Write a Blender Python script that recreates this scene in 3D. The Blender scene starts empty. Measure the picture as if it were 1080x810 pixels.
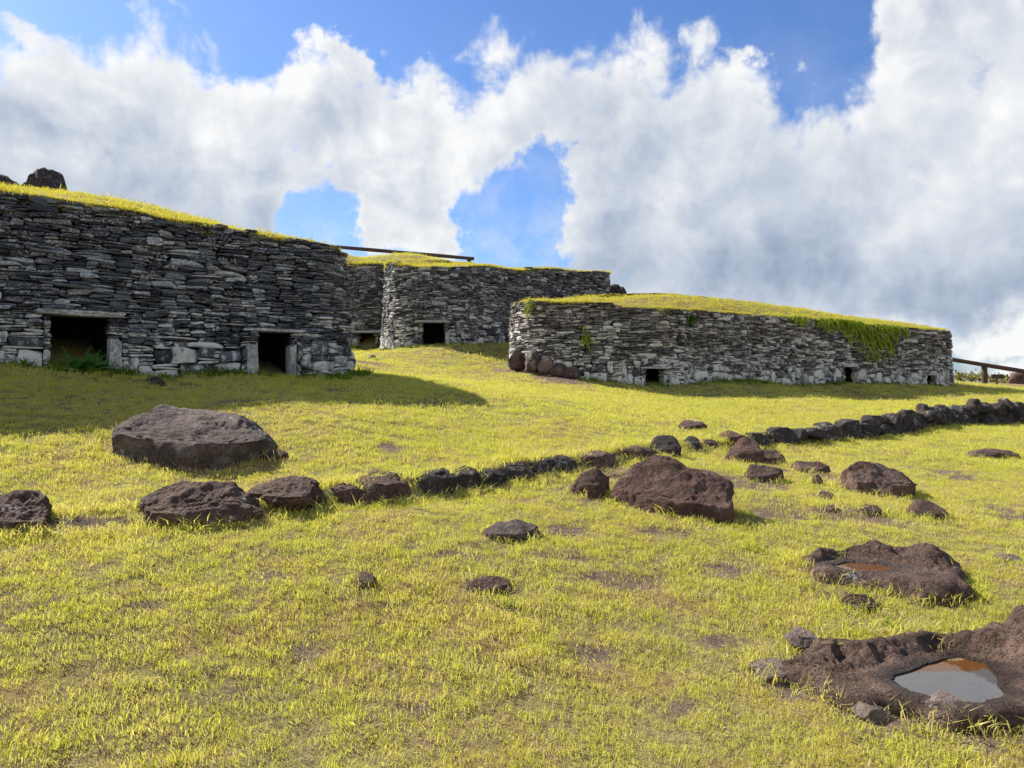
import bpy, bmesh, math, random
import numpy as np
from mathutils import Vector, Matrix

random.seed(7)
RNG = np.random.default_rng(11)
scene = bpy.context.scene
COL = scene.collection
R = math.radians
EYE = 1.5                       # eye height: world z of the camera
F, CX, CY = 780.0, 540.0, 405.0  # the photograph's focal length and centre in its own pixels

# ------------------------------------------------------------------ camera
cam = bpy.data.cameras.new('camera')
cam.sensor_width = 36.0
cam.lens = 26.0
cam.clip_start = 0.05
cam.clip_end = 30000
cam_o = bpy.data.objects.new('camera', cam)
cam_o.location = (0, 0, EYE)
cam_o.rotation_euler = (R(90), 0, 0)
COL.objects.link(cam_o)
scene.camera = cam_o

scene.view_settings.view_transform = 'Standard'
scene.view_settings.look = 'None'
scene.view_settings.gamma = 1.0
scene.view_settings.use_curve_mapping = False
scene.view_settings.exposure = 1.38

scene.cycles.max_bounces = 6
scene.cycles.diffuse_bounces = 3
scene.cycles.transmission_bounces = 3
scene.cycles.glossy_bounces = 2

# ------------------------------------------------------------------ sun
SUN_AZ = math.atan2(-0.815, 0.58)          # from +Y towards +X
SUN_EL = R(39.5)
to_sun = Vector((math.sin(SUN_AZ) * math.cos(SUN_EL), math.cos(SUN_AZ) * math.cos(SUN_EL), math.sin(SUN_EL)))
sl = bpy.data.lights.new('sun', 'SUN')
sl.energy = 4.2
sl.angle = R(0.5)
sl.color = (1.0, 0.93, 0.82)
so = bpy.data.objects.new('sun', sl)
so.rotation_euler = to_sun.to_track_quat('Z', 'Y').to_euler()
so.location = (-40, 30, 40)
COL.objects.link(so)


# ------------------------------------------------------------------ node helpers
class NT:
    def __init__(self, tree):
        self.t = tree
        tree.nodes.clear()

    def n(self, typ, **kw):
        nd = self.t.nodes.new(typ)
        for k, v in kw.items():
            setattr(nd, k, v)
        return nd

    def link(self, a, b):
        self.t.links.new(a, b)

    def put(self, sock, v):
        if hasattr(v, 'is_output'):
            self.link(v, sock)
        else:
            sock.default_value = v

    def math(self, op, a, b=0.0, c=None, clamp=False):
        nd = self.n('ShaderNodeMath', operation=op, use_clamp=clamp)
        self.put(nd.inputs[0], a)
        self.put(nd.inputs[1], b)
        if c is not None:
            self.put(nd.inputs[2], c)
        return nd.outputs[0]

    def mix(self, fac, a, b, blend='MIX'):
        nd = self.n('ShaderNodeMix', data_type='RGBA', blend_type=blend)
        self.put(nd.inputs[0], fac)
        for i, v in ((6, a), (7, b)):
            if isinstance(v, tuple) and len(v) == 3:
                v = v + (1.0,)
            self.put(nd.inputs[i], v)
        return nd.outputs[2]

    def noise(self, vec, scale, detail=4, rough=0.55, lac=2.0, dist=0.0, typ='FBM'):
        nd = self.n('ShaderNodeTexNoise', noise_dimensions='3D')
        nd.noise_type = typ
        if vec is not None:
            self.link(vec, nd.inputs['Vector'])
        nd.inputs['Scale'].default_value = scale
        nd.inputs['Detail'].default_value = detail
        nd.inputs['Roughness'].default_value = rough
        nd.inputs['Lacunarity'].default_value = lac
        nd.inputs['Distortion'].default_value = dist
        return nd.outputs[0]

    def smooth(self, v, lo, hi, a=0.0, b=1.0):
        nd = self.n('ShaderNodeMapRange', interpolation_type='SMOOTHSTEP')
        self.put(nd.inputs[0], v)
        for i, x in enumerate((lo, hi, a, b)):
            self.put(nd.inputs[i + 1], x)
        return nd.outputs[0]

    def ramp(self, fac, stops):
        nd = self.n('ShaderNodeValToRGB')
        cr = nd.color_ramp
        while len(cr.elements) > 1:
            cr.elements.remove(cr.elements[-1])
        for i, (p, c) in enumerate(stops):
            e = cr.elements[0] if i == 0 else cr.elements.new(p)
            e.position = p
            e.color = tuple(c) + (1.0,)
        self.put(nd.inputs[0], fac)
        return nd.outputs[0]


# ------------------------------------------------------------------ world: sky with cumulus
world = bpy.data.worlds.new('World')
scene.world = world
world.use_nodes = True
w = NT(world.node_tree)
out = w.n('ShaderNodeOutputWorld')
bg = w.n('ShaderNodeBackground')
bg.inputs[1].default_value = 0.10
w.link(bg.outputs[0], out.inputs[0])
sky = w.n('ShaderNodeTexSky', sky_type='NISHITA')
sky.sun_disc = False
sky.sun_elevation = SUN_EL
sky.sun_rotation = SUN_AZ
sky.altitude = 300
sky.air_density = 1.0
sky.dust_density = 0.8
sky.ozone_density = 2.0
tc = w.n('ShaderNodeTexCoord')
D = tc.outputs['Generated']
sx = w.n('ShaderNodeSeparateXYZ')
w.link(D, sx.inputs[0])
az = w.math('ARCTAN2', sx.outputs[0], sx.outputs[1])
el = w.math('ARCSINE', sx.outputs[2])
co = w.n('ShaderNodeCombineXYZ')
w.link(az, co.inputs[0])
w.link(el, co.inputs[1])
AE = co.outputs[0]


def azel(px, py):
    dx, dz = (px - CX) / F, (CY - py) / F
    return math.atan2(dx, 1.0), math.atan2(dz, math.hypot(dx, 1.0))


wn = w.n('ShaderNodeTexNoise', noise_dimensions='2D')
w.link(AE, wn.inputs['Vector'])
wn.inputs['Scale'].default_value = 7.5
wn.inputs['Detail'].default_value = 9.0
wn.inputs['Roughness'].default_value = 0.6
wsub = w.n('ShaderNodeVectorMath', operation='SUBTRACT')
w.link(wn.outputs[1], wsub.inputs[0])
wsub.inputs[1].default_value = (0.5, 0.5, 0.5)
wmad = w.n('ShaderNodeVectorMath', operation='MULTIPLY_ADD')
w.link(wsub.outputs[0], wmad.inputs[0])
wmad.inputs[1].default_value = (0.20, 0.17, 0.0)
w.link(AE, wmad.inputs[2])
AEW = wmad.outputs[0]


def blob(px, py, rx, ry, rot=0.0):
    """1 in the middle of an ellipse of the sky, 0 at its rim"""
    a, e = azel(px, py)
    m = w.n('ShaderNodeMapping', vector_type='TEXTURE')
    w.link(AEW, m.inputs[0])
    m.inputs[1].default_value = (a, e, 0)
    m.inputs[2].default_value = (0, 0, R(rot))
    m.inputs[3].default_value = (rx / F * 0.92, ry / F * 0.92, 1)
    g = w.n('ShaderNodeTexGradient', gradient_type='SPHERICAL')
    w.link(m.outputs[0], g.inputs[0])
    return g.outputs[1]


# upper rim of the cloud bank as a function of azimuth
rim = [(-900, 250), (-300, 120), (-60, 66), (20, 55), (100, 58), (190, 66), (250, 88), (300, 100), (345, 98), (400, 78),
       (470, 76), (520, 40), (560, 34), (620, 38), (680, 42), (720, 66), (770, 76), (815, 96),
       (860, 103), (900, 92), (928, 40), (945, -40), (1000, -90), (1090, -120), (1500, -100), (2600, 200)]
fc = w.n('ShaderNodeFloatCurve')
A0, A1 = -math.pi, math.pi
cm = fc.mapping
cv = cm.curves[0]
pts = []
for px, py in rim:
    a, e = azel(px, py)
    pts.append(((a - A0) / (A1 - A0), e))
pts = [(0.0, .75), (0.16, 0.7), (0.24, 0.5)] + pts[1:-1] + [(0.76, 0.5), (0.84, 0.7), (1.0, .75)]  # high cloud cover outside the view, added to raise the fill light
cv.points[0].location = pts[0]
cv.points[1].location = pts[-1]
for p in pts[1:-1]:
    cv.points.new(*p)
cm.update()
w.put(fc.inputs[1], w.math('MULTIPLY_ADD', az, 1.0 / (A1 - A0), -A0 / (A1 - A0), clamp=True))
rim_el = fc.outputs[0]

warp = w.n('ShaderNodeTexNoise', noise_dimensions='3D')
w.link(AE, warp.inputs['Vector'])
warp.inputs['Scale'].default_value = 7.0
warp.inputs['Detail'].default_value = 3.0
wv = w.n('ShaderNodeVectorMath', operation='MULTIPLY_ADD')
w.link(warp.outputs[1], wv.inputs[0])
wv.inputs[1].default_value = (0.07, 0.07, 0.0)
w.link(AE, wv.inputs[2])
P = wv.outputs[0]


def offs(v, d):
    nd = w.n('ShaderNodeVectorMath', operation='ADD')
    w.link(v, nd.inputs[0])
    nd.inputs[1].default_value = d
    return nd.outputs[0]


n_big = w.noise(P, 5.0, 6, 0.56, 2.1)
def voro(v, scale, detail=3.0):
    nd = w.n('ShaderNodeTexVoronoi', feature='SMOOTH_F1', voronoi_dimensions='2D', normalize=True)
    w.link(v, nd.inputs['Vector'])
    nd.inputs['Scale'].default_value = scale
    nd.inputs['Detail'].default_value = detail
    nd.inputs['Roughness'].default_value = 0.52
    nd.inputs['Lacunarity'].default_value = 2.2
    nd.inputs['Smoothness'].default_value = 0.35
    return w.math('SUBTRACT', 1.0, nd.outputs['Distance'])


n_vor = voro(P, 11.0)
n_puff = w.noise(P, 13.0, 9, 0.6, 2.1)
# cover: how far below the rim, gaps taken out, wisps added
cover = w.math('MULTIPLY', w.math('SUBTRACT', w.math('SUBTRACT', rim_el, 0.008), el), 11.0)
cover = w.math('MINIMUM', w.math('MAXIMUM', cover, -1.2), 0.85)
for (px, py, rx, ry, rot, k) in [(348, 244, 76, 92, 0, 2.0), (526, 250, 100, 104, 0, 2.1), (400, 290, 220, 50, 0, 1.7),
                                 (575, 185, 70, 44, 0, .8), (1050, 378, 150, 22, -4, 1.0),
                                 (-60, 330, 150, 80, 0, 1.5)]:
    cover = w.math('SUBTRACT', cover, w.math('MULTIPLY', blob(px, py, rx, ry, rot), k))
for (px, py, rx, ry, rot, k) in [(185, 14, 110, 36, -5, .85), (10, 8, 60, 30, -15, .9), (745, 32, 50, 42, 20, .85), (350, 70, 46, 26, -10, 1.5),
                                 (805, 58, 30, 16, 0, .85), (428, 225, 74, 130, 8, 1.5), (960, 20, 60, 60, 0, 1.0),
                                 (560, 260, 26, 20, 0, .6), (370, 130, 150, 60, 0, 1.1), (665, 190, 120, 100, 0, .9), (200, 130, 260, 90, 0, .7), (760, 130, 90, 60, 0, .5)]:
    cover = w.math('ADD', cover, w.math('MULTIPLY', blob(px, py, rx, ry, rot), k))
nn = w.math('MULTIPLY_ADD', w.math('SUBTRACT', n_big, 0.5), 1.5, w.math('MULTIPLY', w.math('SUBTRACT', n_puff, 0.5), 2.0))
nn = w.math('MULTIPLY_ADD', w.math('SUBTRACT', n_vor, 0.70), 1.9, nn)
field = w.math('ADD', cover, nn)
dens = w.smooth(field, -0.20, 0.52)
# thin veil of vapour low in the sky
veil = w.math('MULTIPLY', w.smooth(el, 0.50, 0.10, 0.0, 0.42), w.smooth(n_puff, 0.34, 0.68))
dens = w.math('MAXIMUM', dens, veil)
# light and shade of the clouds: the thickness seen towards the sun against the thickness here
SO = (-0.030, 0.026, 0.0)
d1 = w.math('SUBTRACT', n_puff, w.noise(offs(P, SO), 13.0, 7, 0.55, 2.1))
d2 = w.math('SUBTRACT', n_big, w.noise(offs(P, (-0.05, 0.08, 0)), 5.0, 4, 0.5, 2.1))
d3 = w.math('SUBTRACT', n_vor, voro(offs(P, (-0.026, 0.022, 0)), 11.0, 3.0))
lit = w.math('ADD', w.math('MULTIPLY', d1, 0.55), w.math('MULTIPLY', d2, 0.35))
n_soft = w.noise(offs(P, (3.1, 1.7, 0.4)), 4.2, 5, 0.5, 2.1)
lit = w.math('MULTIPLY_ADD', w.math('SUBTRACT', n_soft, 0.5), 1.25, lit)
lit = w.math('MULTIPLY_ADD', d3, 0.75, lit)
lit = w.math('ADD', lit, 0.71)
# the bank is thicker, so greyer, to the right and in a few spots
for (px, py, rx, ry, rot, k) in [(930, 295, 480, 80, 0, -.36), (960, 312, 300, 34, 0, -.26), (900, 130, 330, 170, 0, -.10), (690, 235, 210, 110, 0, -.16), (60, 140, 90, 40, 0, -.42), (250, 240, 200, 50, 0, -.12),
                                 (1050, 345, 160, 22, 0, .40), (160, 110, 130, 60, 0, .15), (1050, 20, 90, 60, 0, -.22), (640, 110, 150, 60, 0, -.12)]:
    lit = w.math('ADD', lit, w.math('MULTIPLY', blob(px, py, rx, ry, rot), k))
edge = w.smooth(field, 0.2, 1.1, 0.16, 0.0)
lit = w.math('ADD', lit, edge, clamp=True)
# the added clouds behind the camera are brightened to fill the shaded sides
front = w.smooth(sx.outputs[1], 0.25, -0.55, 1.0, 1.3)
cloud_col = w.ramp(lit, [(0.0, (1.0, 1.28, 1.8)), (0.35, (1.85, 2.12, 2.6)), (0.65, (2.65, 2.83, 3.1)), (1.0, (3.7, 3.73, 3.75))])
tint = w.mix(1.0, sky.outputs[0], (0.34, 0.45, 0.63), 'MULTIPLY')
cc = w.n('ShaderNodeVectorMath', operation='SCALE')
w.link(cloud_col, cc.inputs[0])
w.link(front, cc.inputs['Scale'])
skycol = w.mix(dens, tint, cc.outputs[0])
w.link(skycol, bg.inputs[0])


# ------------------------------------------------------------------ numpy noise
_perm = RNG.permutation(256).astype(np.int64)
_perm = np.concatenate([_perm, _perm, _perm])
_val = RNG.random(256) * 2 - 1


def vnoise(p):
    """value noise, p (N,3) -> (N,) in -1..1"""
    i = np.floor(p).astype(np.int64)
    f = p - i
    f = f * f * f * (f * (f * 6 - 15) + 10)
    i &= 255
    r = np.zeros(len(p))
    for dx in (0, 1):
        wx = f[:, 0] if dx else 1 - f[:, 0]
        for dy in (0, 1):
            wy = f[:, 1] if dy else 1 - f[:, 1]
            for dz in (0, 1):
                wz = f[:, 2] if dz else 1 - f[:, 2]
                h = _perm[_perm[_perm[(i[:, 0] + dx) & 255] + ((i[:, 1] + dy) & 255)] + ((i[:, 2] + dz) & 255)]
                r += _val[h] * wx * wy * wz
    return r


def fbm(p, octaves=4, lac=2.03, gain=0.5, ridged=False):
    p = np.asarray(p, float)
    if p.shape[1] == 2:
        p = np.column_stack([p, np.zeros(len(p))])
    a, s, t = 1.0, np.zeros(len(p)), 0.0
    for k in range(octaves):
        v = vnoise(p + 17.3 * k)
        if ridged:
            v = 1 - 2 * np.abs(v)
        s += a * v
        t += a
        p = p * lac
        a *= gain
    return s / t


def sstep(x, a, b):
    t = np.clip((x - a) / (b - a), 0, 1)
    return t * t * (3 - 2 * t)


# ------------------------------------------------------------------ terrain height
def at(px, py, Y):
    return np.array([(px - CX) / F * Y, Y, EYE + (CY - py) / F * Y])


# the low terrace edge: (photo x, base y, depth, step height)
ROW = [(-260, 590, 4.1, .03), (0, 560, 4.69, .04), (210, 550, 5.07, .05), (430, 530, 5.87, .17), (600, 500, 6.98, .15), (700, 480, 8.3, .10),
       (800, 473, 9.97, .13), (900, 463, 11.5, .17), (1000, 448, 14.1, .30), (1080, 447, 14.7, .34), (1200, 445, 15.3, .34), (1500, 440, 16.2, .3)]
row_xy = np.array([at(a, b, c)[:2] for a, b, c, d in ROW])
row_h = np.array([d for a, b, c, d in ROW])


def row_dist(xy):
    best = np.full(len(xy), 1e9)
    sd = np.zeros(len(xy))
    hh = np.zeros(len(xy))
    for i in range(len(row_xy) - 1):
        a, b = row_xy[i], row_xy[i + 1]
        ab = b - a
        t = np.clip(((xy - a) @ ab) / (ab @ ab), 0, 1)
        q = a + t[:, None] * ab
        d = np.hypot(*(xy - q).T)
        m = d < best
        cross = ab[0] * (xy[:, 1] - a[1]) - ab[1] * (xy[:, 0] - a[0])
        best = np.where(m, d, best)
        sd = np.where(m, np.sign(cross) * d, sd)
        hh = np.where(m, row_h[i] * (1 - t) + row_h[i + 1] * t, hh)
    return sd, hh


ctrl = []
for (px, py, Y) in [(0, 810, 2.75), (210, 810, 2.85), (540, 810, 2.9), (800, 810, 2.88), (1080, 810, 2.85),
                    # row, lower side
                    (0, 560, 4.65), (210, 550, 5.0), (430, 530, 5.8), (600, 500, 6.9), (700, 480, 8.2), (800, 473, 9.85), (900, 463, 11.4),
                    (1000, 448, 14.0), (1080, 447, 14.6),
                    # row, upper side
                    (0, 548, 4.85), (210, 537, 5.25), (430, 506, 6.1), (600, 484, 7.2), (700, 468, 8.5), (800, 458, 10.15), (900, 450, 11.7),
                    (1000, 431, 14.3), (1080, 428, 14.9),
                    # shadow rim of the near house, bases of the houses
                    (0, 433, 7.25), (241, 433, 7.8), (530, 430, 10.0),
                    (0, 385, 9.0), (87, 391, 9.5), (200, 395, 10.4), (290, 396, 11.05), (369, 395, 12.0),
                    (385, 367, 25.0), (456, 364, 21.6), (530, 362, 22.7),
                    (540, 388, 18.9), (590, 396, 17.65), (640, 402, 17.45), (692, 408, 17.4), (785, 402, 19.0), (870, 405, 21.0), (1002, 407, 24.1),
                    (450, 400, 13.0), (600, 415, 14.5), (880, 418, 19.3), (1040, 408, 30.0), (1060, 404, 38.0), (700, 430, 13.0)]:
    ctrl.append(at(px, py, Y))
for X, Y, z in [(0, 0, .05), (-4, 0, .35), (4, 0, -.15), (0, -6, -.5), (-10, 3, 1.3), (-14, 7, 2.0), (12, 4, -.2), (25, 10, -.2), (35, 30, .2), (-30, 10, 4.5),
                (-9, 15, 4.4), (-8, 16.8, 3.5), (-3.3, 15.0, 1.78), (-3.3, 18, 2.0), (-4.3, 20, 2.2), (-4.4, 22.5, 2.45), (-20, 22, 5.2), (-8, 33, 6.9), (-4.3, 31, 6.9), (-3, 33, 6.9), (0, 33, 6.2), (2.5, 30, 4.7), (8, 30, 2.8), (14, 30, 2.0), (20, 33, 1.3),
                (-30, 45, 4.5), (0, 48, 4.0), (30, 50, .6), (60, 40, -.8), (-60, 20, 5)]:
    ctrl.append(np.array([X, Y, z]))
ctrl = np.array(ctrl)
sd, hh = row_dist(ctrl[:, :2])
zc = ctrl[:, 2] - hh * (sd > 0)


def tps_k(d):
    return np.where(d > 1e-9, d * d * np.log(np.maximum(d, 1e-9)), 0.0)


N_ = len(ctrl)
K = tps_k(np.hypot(ctrl[:, None, 0] - ctrl[None, :, 0], ctrl[:, None, 1] - ctrl[None, :, 1])) + np.eye(N_) * 0.06
Pm = np.column_stack([np.ones(N_), ctrl[:, :2]])
Amat = np.zeros((N_ + 3, N_ + 3))
Amat[:N_, :N_] = K
Amat[:N_, N_:] = Pm
Amat[N_:, :N_] = Pm.T
sol = np.linalg.solve(Amat, np.concatenate([zc, np.zeros(3)]))


def ground(xy, micro=True):
    xy = np.atleast_2d(np.asarray(xy, float))
    z = np.empty(len(xy))
    for s in range(0, len(xy), 20000):
        q = xy[s:s + 20000]
        d = np.hypot(q[:, None, 0] - ctrl[None, :, 0], q[:, None, 1] - ctrl[None, :, 1])
        z[s:s + 20000] = tps_k(d) @ sol[:N_] + sol[N_] + q @ sol[N_ + 1:]
    sd, hh = row_dist(xy)
    z = z + hh * sstep(sd, -0.06, 0.08)
    r = np.hypot(xy[:, 0], xy[:, 1] - 15)
    far = sstep(r, 40, 70)
    z = z * (1 - far) + far * (1.0 - 0.22 * np.maximum(r - 40, 0))
    z = np.maximum(z, -70.0)
    if micro:
        z = z + 0.030 * fbm(xy * 1.1 + 5, 3) + 0.012 * fbm(xy * 6.0 + 31, 2)
    return z


def gz(x, y):
    return float(ground([[x, y]])[0])


def hit(px, py):
    """the ground point seen at a spot of the photograph"""
    Ys = np.linspace(2.0, 45, 2200)
    xy = np.column_stack([(px - CX) / F * Ys, Ys])
    ray = EYE + (CY - py) / F * Ys
    k = np.nonzero(ground(xy, False) >= ray)[0]
    k = k[0] if len(k) else len(Ys) - 1
    return np.array([xy[k, 0], Ys[k], gz(*xy[k])])


# ------------------------------------------------------------------ object helpers
def tag(o, label=None, cat=None, group=None, kind=None):
    if label:
        o['label'] = label
    if cat:
        o['category'] = cat
    if group:
        o['group'] = group
    if kind:
        o['kind'] = kind
    return o


def link_mesh(name, me, parent=None, loc=None):
    o = bpy.data.objects.new(name, me)
    COL.objects.link(o)
    if parent is not None:
        o.parent = parent
    if loc is not None:
        o.location = loc
    return o


def empty(name, loc=(0, 0, 0)):
    o = bpy.data.objects.new(name, None)
    o.empty_display_size = 0.3
    COL.objects.link(o)
    o.location = loc
    return o


def make_mesh(name, v, faces, mats=(), midx=None, smooth=False):
    """faces: (M,4) or (M,3) array or list of lists"""
    me = bpy.data.meshes.new(name)
    v = np.asarray(v, np.float32)
    if isinstance(faces, np.ndarray):
        k = faces.shape[1]
        me.vertices.add(len(v))
        me.vertices.foreach_set('co', v.ravel())
        me.loops.add(faces.size)
        me.loops.foreach_set('vertex_index', faces.astype(np.int32).ravel())
        me.polygons.add(len(faces))
        me.polygons.foreach_set('loop_start', np.arange(0, faces.size, k, dtype=np.int32))
        me.polygons.foreach_set('loop_total', np.full(len(faces), k, np.int32))
    else:
        me.from_pydata([tuple(map(float, p)) for p in v], [], faces)
    for m in mats:
        me.materials.append(m)
    if midx is not None:
        me.polygons.foreach_set('material_index', np.asarray(midx, np.int32))
    me.polygons.foreach_set('use_smooth', np.full(len(me.polygons), smooth))
    me.update()
    me.validate()
    return me


def add_attr(me, name, vals):
    a = me.attributes.new(name, 'FLOAT', 'POINT')
    a.data.foreach_set('value', np.asarray(vals, np.float32))


# ------------------------------------------------------------------ materials
def new_mat(name):
    m = bpy.data.materials.new(name)
    m.use_nodes = True
    t = NT(m.node_tree)
    o = t.n('ShaderNodeOutputMaterial')
    return m, t, o


def princ(t, o, col, rough=0.9, normal=None, spec=0.3):
    b = t.n('ShaderNodeBsdfPrincipled')
    t.put(b.inputs['Base Color'], col if not isinstance(col, tuple) else col + (1.0,))
    t.put(b.inputs['Roughness'], rough)
    b.inputs['Specular IOR Level'].default_value = spec
    if normal is not None:
        t.link(normal, b.inputs['Normal'])
    t.link(b.outputs[0], o.inputs[0])
    return b


def bump(t, h, strength, dist):
    b = t.n('ShaderNodeBump')
    b.inputs['Strength'].default_value = strength
    b.inputs['Distance'].default_value = dist
    t.link(h, b.inputs['Height'])
    return b.outputs[0]


def wall_stone_mat(name, lichen_z0, lichen_z1, lo=0.6, hi=1.0, dark=1.0, lichen_max=0.9, warm=(1, 1, 1)):
    """slabs of basalt: every slab its own grey, crusts of pale lichen, more of it low on the wall"""
    m, t, o = new_mat(name)
    g = t.n('ShaderNodeNewGeometry')
    pos = g.outputs['Position']
    isl = g.outputs['Random Per Island']
    base = t.ramp(isl, [(0.0, (.022 * dark, .024 * dark, .029 * dark)), (0.20, (.075 * dark, .078 * dark, .087 * dark)), (0.38, (.034 * dark, .033 * dark, .036 * dark)),
                        (0.56, (.13 * dark, .133 * dark, .140 * dark)), (0.72, (.072 * dark, .066 * dark, .064 * dark)), (0.86, (.20 * dark, .20 * dark, .20 * dark)), (1.0, (.26 * dark, .26 * dark, .255 * dark))])
    base = t.mix(1.0, base, warm, 'MULTIPLY')
    fine = t.noise(pos, 26, 6, 0.62)
    base = t.mix(t.smooth(fine, 0.35, 0.7), t.mix(1.0, base, (.55, .55, .58), 'MULTIPLY'), base)
    sp = t.n('ShaderNodeSeparateXYZ')
    t.link(pos, sp.inputs[0])
    hfac = t.smooth(sp.outputs[2], lichen_z0, lichen_z1, hi, lo)
    ln = t.math('MULTIPLY_ADD', t.noise(pos, 9.0, 8, 0.68), 0.75, t.math('MULTIPLY', t.noise(pos, 1.3, 3, 0.5), 0.35))
    ln = t.math('ADD', ln, t.math('MULTIPLY', t.math('SUBTRACT', isl, 0.5), 0.20))
    ln = t.math('ADD', ln, t.math('MULTIPLY', t.math('SUBTRACT', hfac, 0.8), 0.45))
    lich = t.smooth(ln, 0.56, 0.70, 0.0, lichen_max)
    lcol = t.mix(t.noise(pos, 15, 3), (.64, .65, .63), (.42, .42, .39))
    col = t.mix(lich, base, lcol)
    fl = t.math('ADD', t.noise(pos, 38, 5, 0.7), t.math('MULTIPLY', t.math('SUBTRACT', isl, 0.5), 0.10))
    fl = t.math('ADD', fl, t.math('MULTIPLY', t.math('SUBTRACT', t.noise(pos, 1.7, 3), 0.5), 0.30))
    col = t.mix(t.smooth(fl, 0.56, 0.63, 0.0, 0.85), col, (.52, .53, .53))
    moss = t.smooth(t.noise(pos, 2.3, 5, 0.6), 0.66, 0.74, 0.0, 0.6)
    col = t.mix(moss, col, (.055, .06, .03))
    h = t.math('ADD', t.noise(pos, 60, 5, 0.6), t.math('MULTIPLY', t.noise(pos, 18, 3, 0.6), 1.5))
    princ(t, o, col, 0.92, bump(t, h, 0.9, 0.012), 0.25)
    return m


def rock_mat(name, c0, c1, c2, lichen=(0.7, 0.78), lcol=(.36, .36, .33), vesicle=1.0, scale=1.0):
    m, t, o = new_mat(name)
    tc = t.n('ShaderNodeTexCoord')
    oi = t.n('ShaderNodeObjectInfo')
    v = t.n('ShaderNodeVectorMath', operation='ADD')
    t.link(tc.outputs['Object'], v.inputs[0])
    cmb = t.n('ShaderNodeCombineXYZ')
    t.link(t.math('MULTIPLY', oi.outputs['Random'], 40.0), cmb.inputs[0])
    t.link(cmb.outputs[0], v.inputs[1])
    p = v.outputs[0]
    n1 = t.noise(p, 5 * scale, 8, 0.66)
    n2 = t.noise(p, 34 * scale, 6, 0.65)
    col = t.ramp(t.math('ADD', t.math('MULTIPLY', n1, 0.65), t.math('MULTIPLY', n2, 0.35)), [(0.34, c0), (0.5, c1), (0.66, c2)])
    li = t.smooth(t.math('ADD', t.math('MULTIPLY', t.noise(p, 7 * scale, 9, 0.7), 0.8), t.math('MULTIPLY', t.noise(p, 1.7, 2), 0.28)), lichen[0] * 0.92, lichen[1] * 0.92, 0, 0.9)
    col = t.mix(li, col, lcol)
    vo = t.n('ShaderNodeTexVoronoi')
    t.link(p, vo.inputs['Vector'])
    vo.inputs['Scale'].default_value = 38 * scale
    vo.inputs['Randomness'].default_value = 1.0
    pit = t.smooth(vo.outputs['Distance'], 0.05, 0.32)
    col = t.mix(t.math('MULTIPLY', t.math('SUBTRACT', 1.0, pit), 0.45 * vesicle), col, c0)
    h = t.math('ADD', t.math('MULTIPLY', n2, 1.4), t.math('ADD', t.math('MULTIPLY', pit, 0.55 * vesicle), t.math('MULTIPLY', n1, 2.0)))
    wet = t.n('ShaderNodeAttribute', attribute_name='wet').outputs['Fac']
    col = t.mix(wet, col, t.mix(1.0, col, (.42, .40, .38), 'MULTIPLY'))
    princ(t, o, col, t.math('MULTIPLY_ADD', wet, -0.55, 0.93), bump(t, h, 1.0, 0.03), 0.25)
    return m


M = {}
M['wall_near'] = wall_stone_mat('dry_stone_near', 1.55, 3.2, 0.55, 1.06, 1.6, warm=(.93, .98, 1.08))
M['door_slab'] = wall_stone_mat('door_slab', 1.2, 4.5, 0.60, 0.80, 1.5, 0.6)
M['wall_right'] = wall_stone_mat('dry_stone_right', 1.3, 3.1, 0.72, 1.06, 2.1, warm=(1.12, 1.0, .88))
M['wall_mid'] = wall_stone_mat('dry_stone_mid', 2.3, 4.4, 0.58, 1.02, 1.6)
M['rock_brown'] = rock_mat('rock_brown', (.028, .017, .013), (.094, .059, .046), (.20, .138, .108))
M['rock_red'] = rock_mat('rock_red', (.042, .022, .018), (.098, .055, .044), (.16, .105, .085), (0.76, 0.84))
M['rock_grey'] = rock_mat('rock_grey', (.034, .025, .022), (.098, .074, .065), (.20, .16, .142), (0.68, 0.76), (.33, .32, .29))
M['rock_dark'] = rock_mat('rock_dark', (.020, .017, .017), (.055, .046, .044), (.115, .10, .095), (0.64, 0.72), (.27, .27, .25), scale=1.6)
M['rock_slab'] = rock_mat('rock_slab', (.09, .07, .06), (.17, .13, .11), (.26, .20, .17), (0.8, 0.9), vesicle=0.3)


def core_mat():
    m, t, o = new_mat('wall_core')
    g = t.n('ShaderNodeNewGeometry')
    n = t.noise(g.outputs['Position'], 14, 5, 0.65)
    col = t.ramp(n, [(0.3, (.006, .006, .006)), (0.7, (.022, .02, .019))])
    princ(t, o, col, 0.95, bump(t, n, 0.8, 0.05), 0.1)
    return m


M['core'] = core_mat()


def ground_mat():
    m, t, o = new_mat('turf_ground')
    g = t.n('ShaderNodeNewGeometry')
    p = g.outputs['Position']
    at_ = t.n('ShaderNodeAttribute', attribute_name='soil')
    soil = at_.outputs['Fac']
    n1 = t.noise(p, 22, 8, 0.7)
    n2 = t.noise(p, 1.6, 4, 0.6)
    n3 = t.noise(p, 90, 4, 0.7)
    grass = t.ramp(t.math('ADD', t.math('MULTIPLY', n1, 0.6), t.math('MULTIPLY', n3, 0.4)), [(0.36, (.09, .066, .038)), (0.48, (.20, .165, .075)), (0.6, (.29, .27, .09))])
    grass = t.mix(t.smooth(n2, 0.4, 0.65), grass, t.mix(1.0, grass, (1.15, .95, .9), 'MULTIPLY'))
    dirt = t.ramp(t.math('ADD', t.math('MULTIPLY', n1, 0.5), t.math('MULTIPLY', n3, 0.5)), [(0.35, (.06, .040, .030)), (0.5, (.15, .105, .08)), (0.66, (.27, .20, .155))])
    col = t.mix(soil, grass, dirt)
    h = t.math('ADD', n3, t.math('MULTIPLY', n1, 1.5))
    princ(t, o, col, 0.95, bump(t, h, 0.8, 0.02), 0.1)
    return m


M['ground'] = ground_mat()


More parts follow.
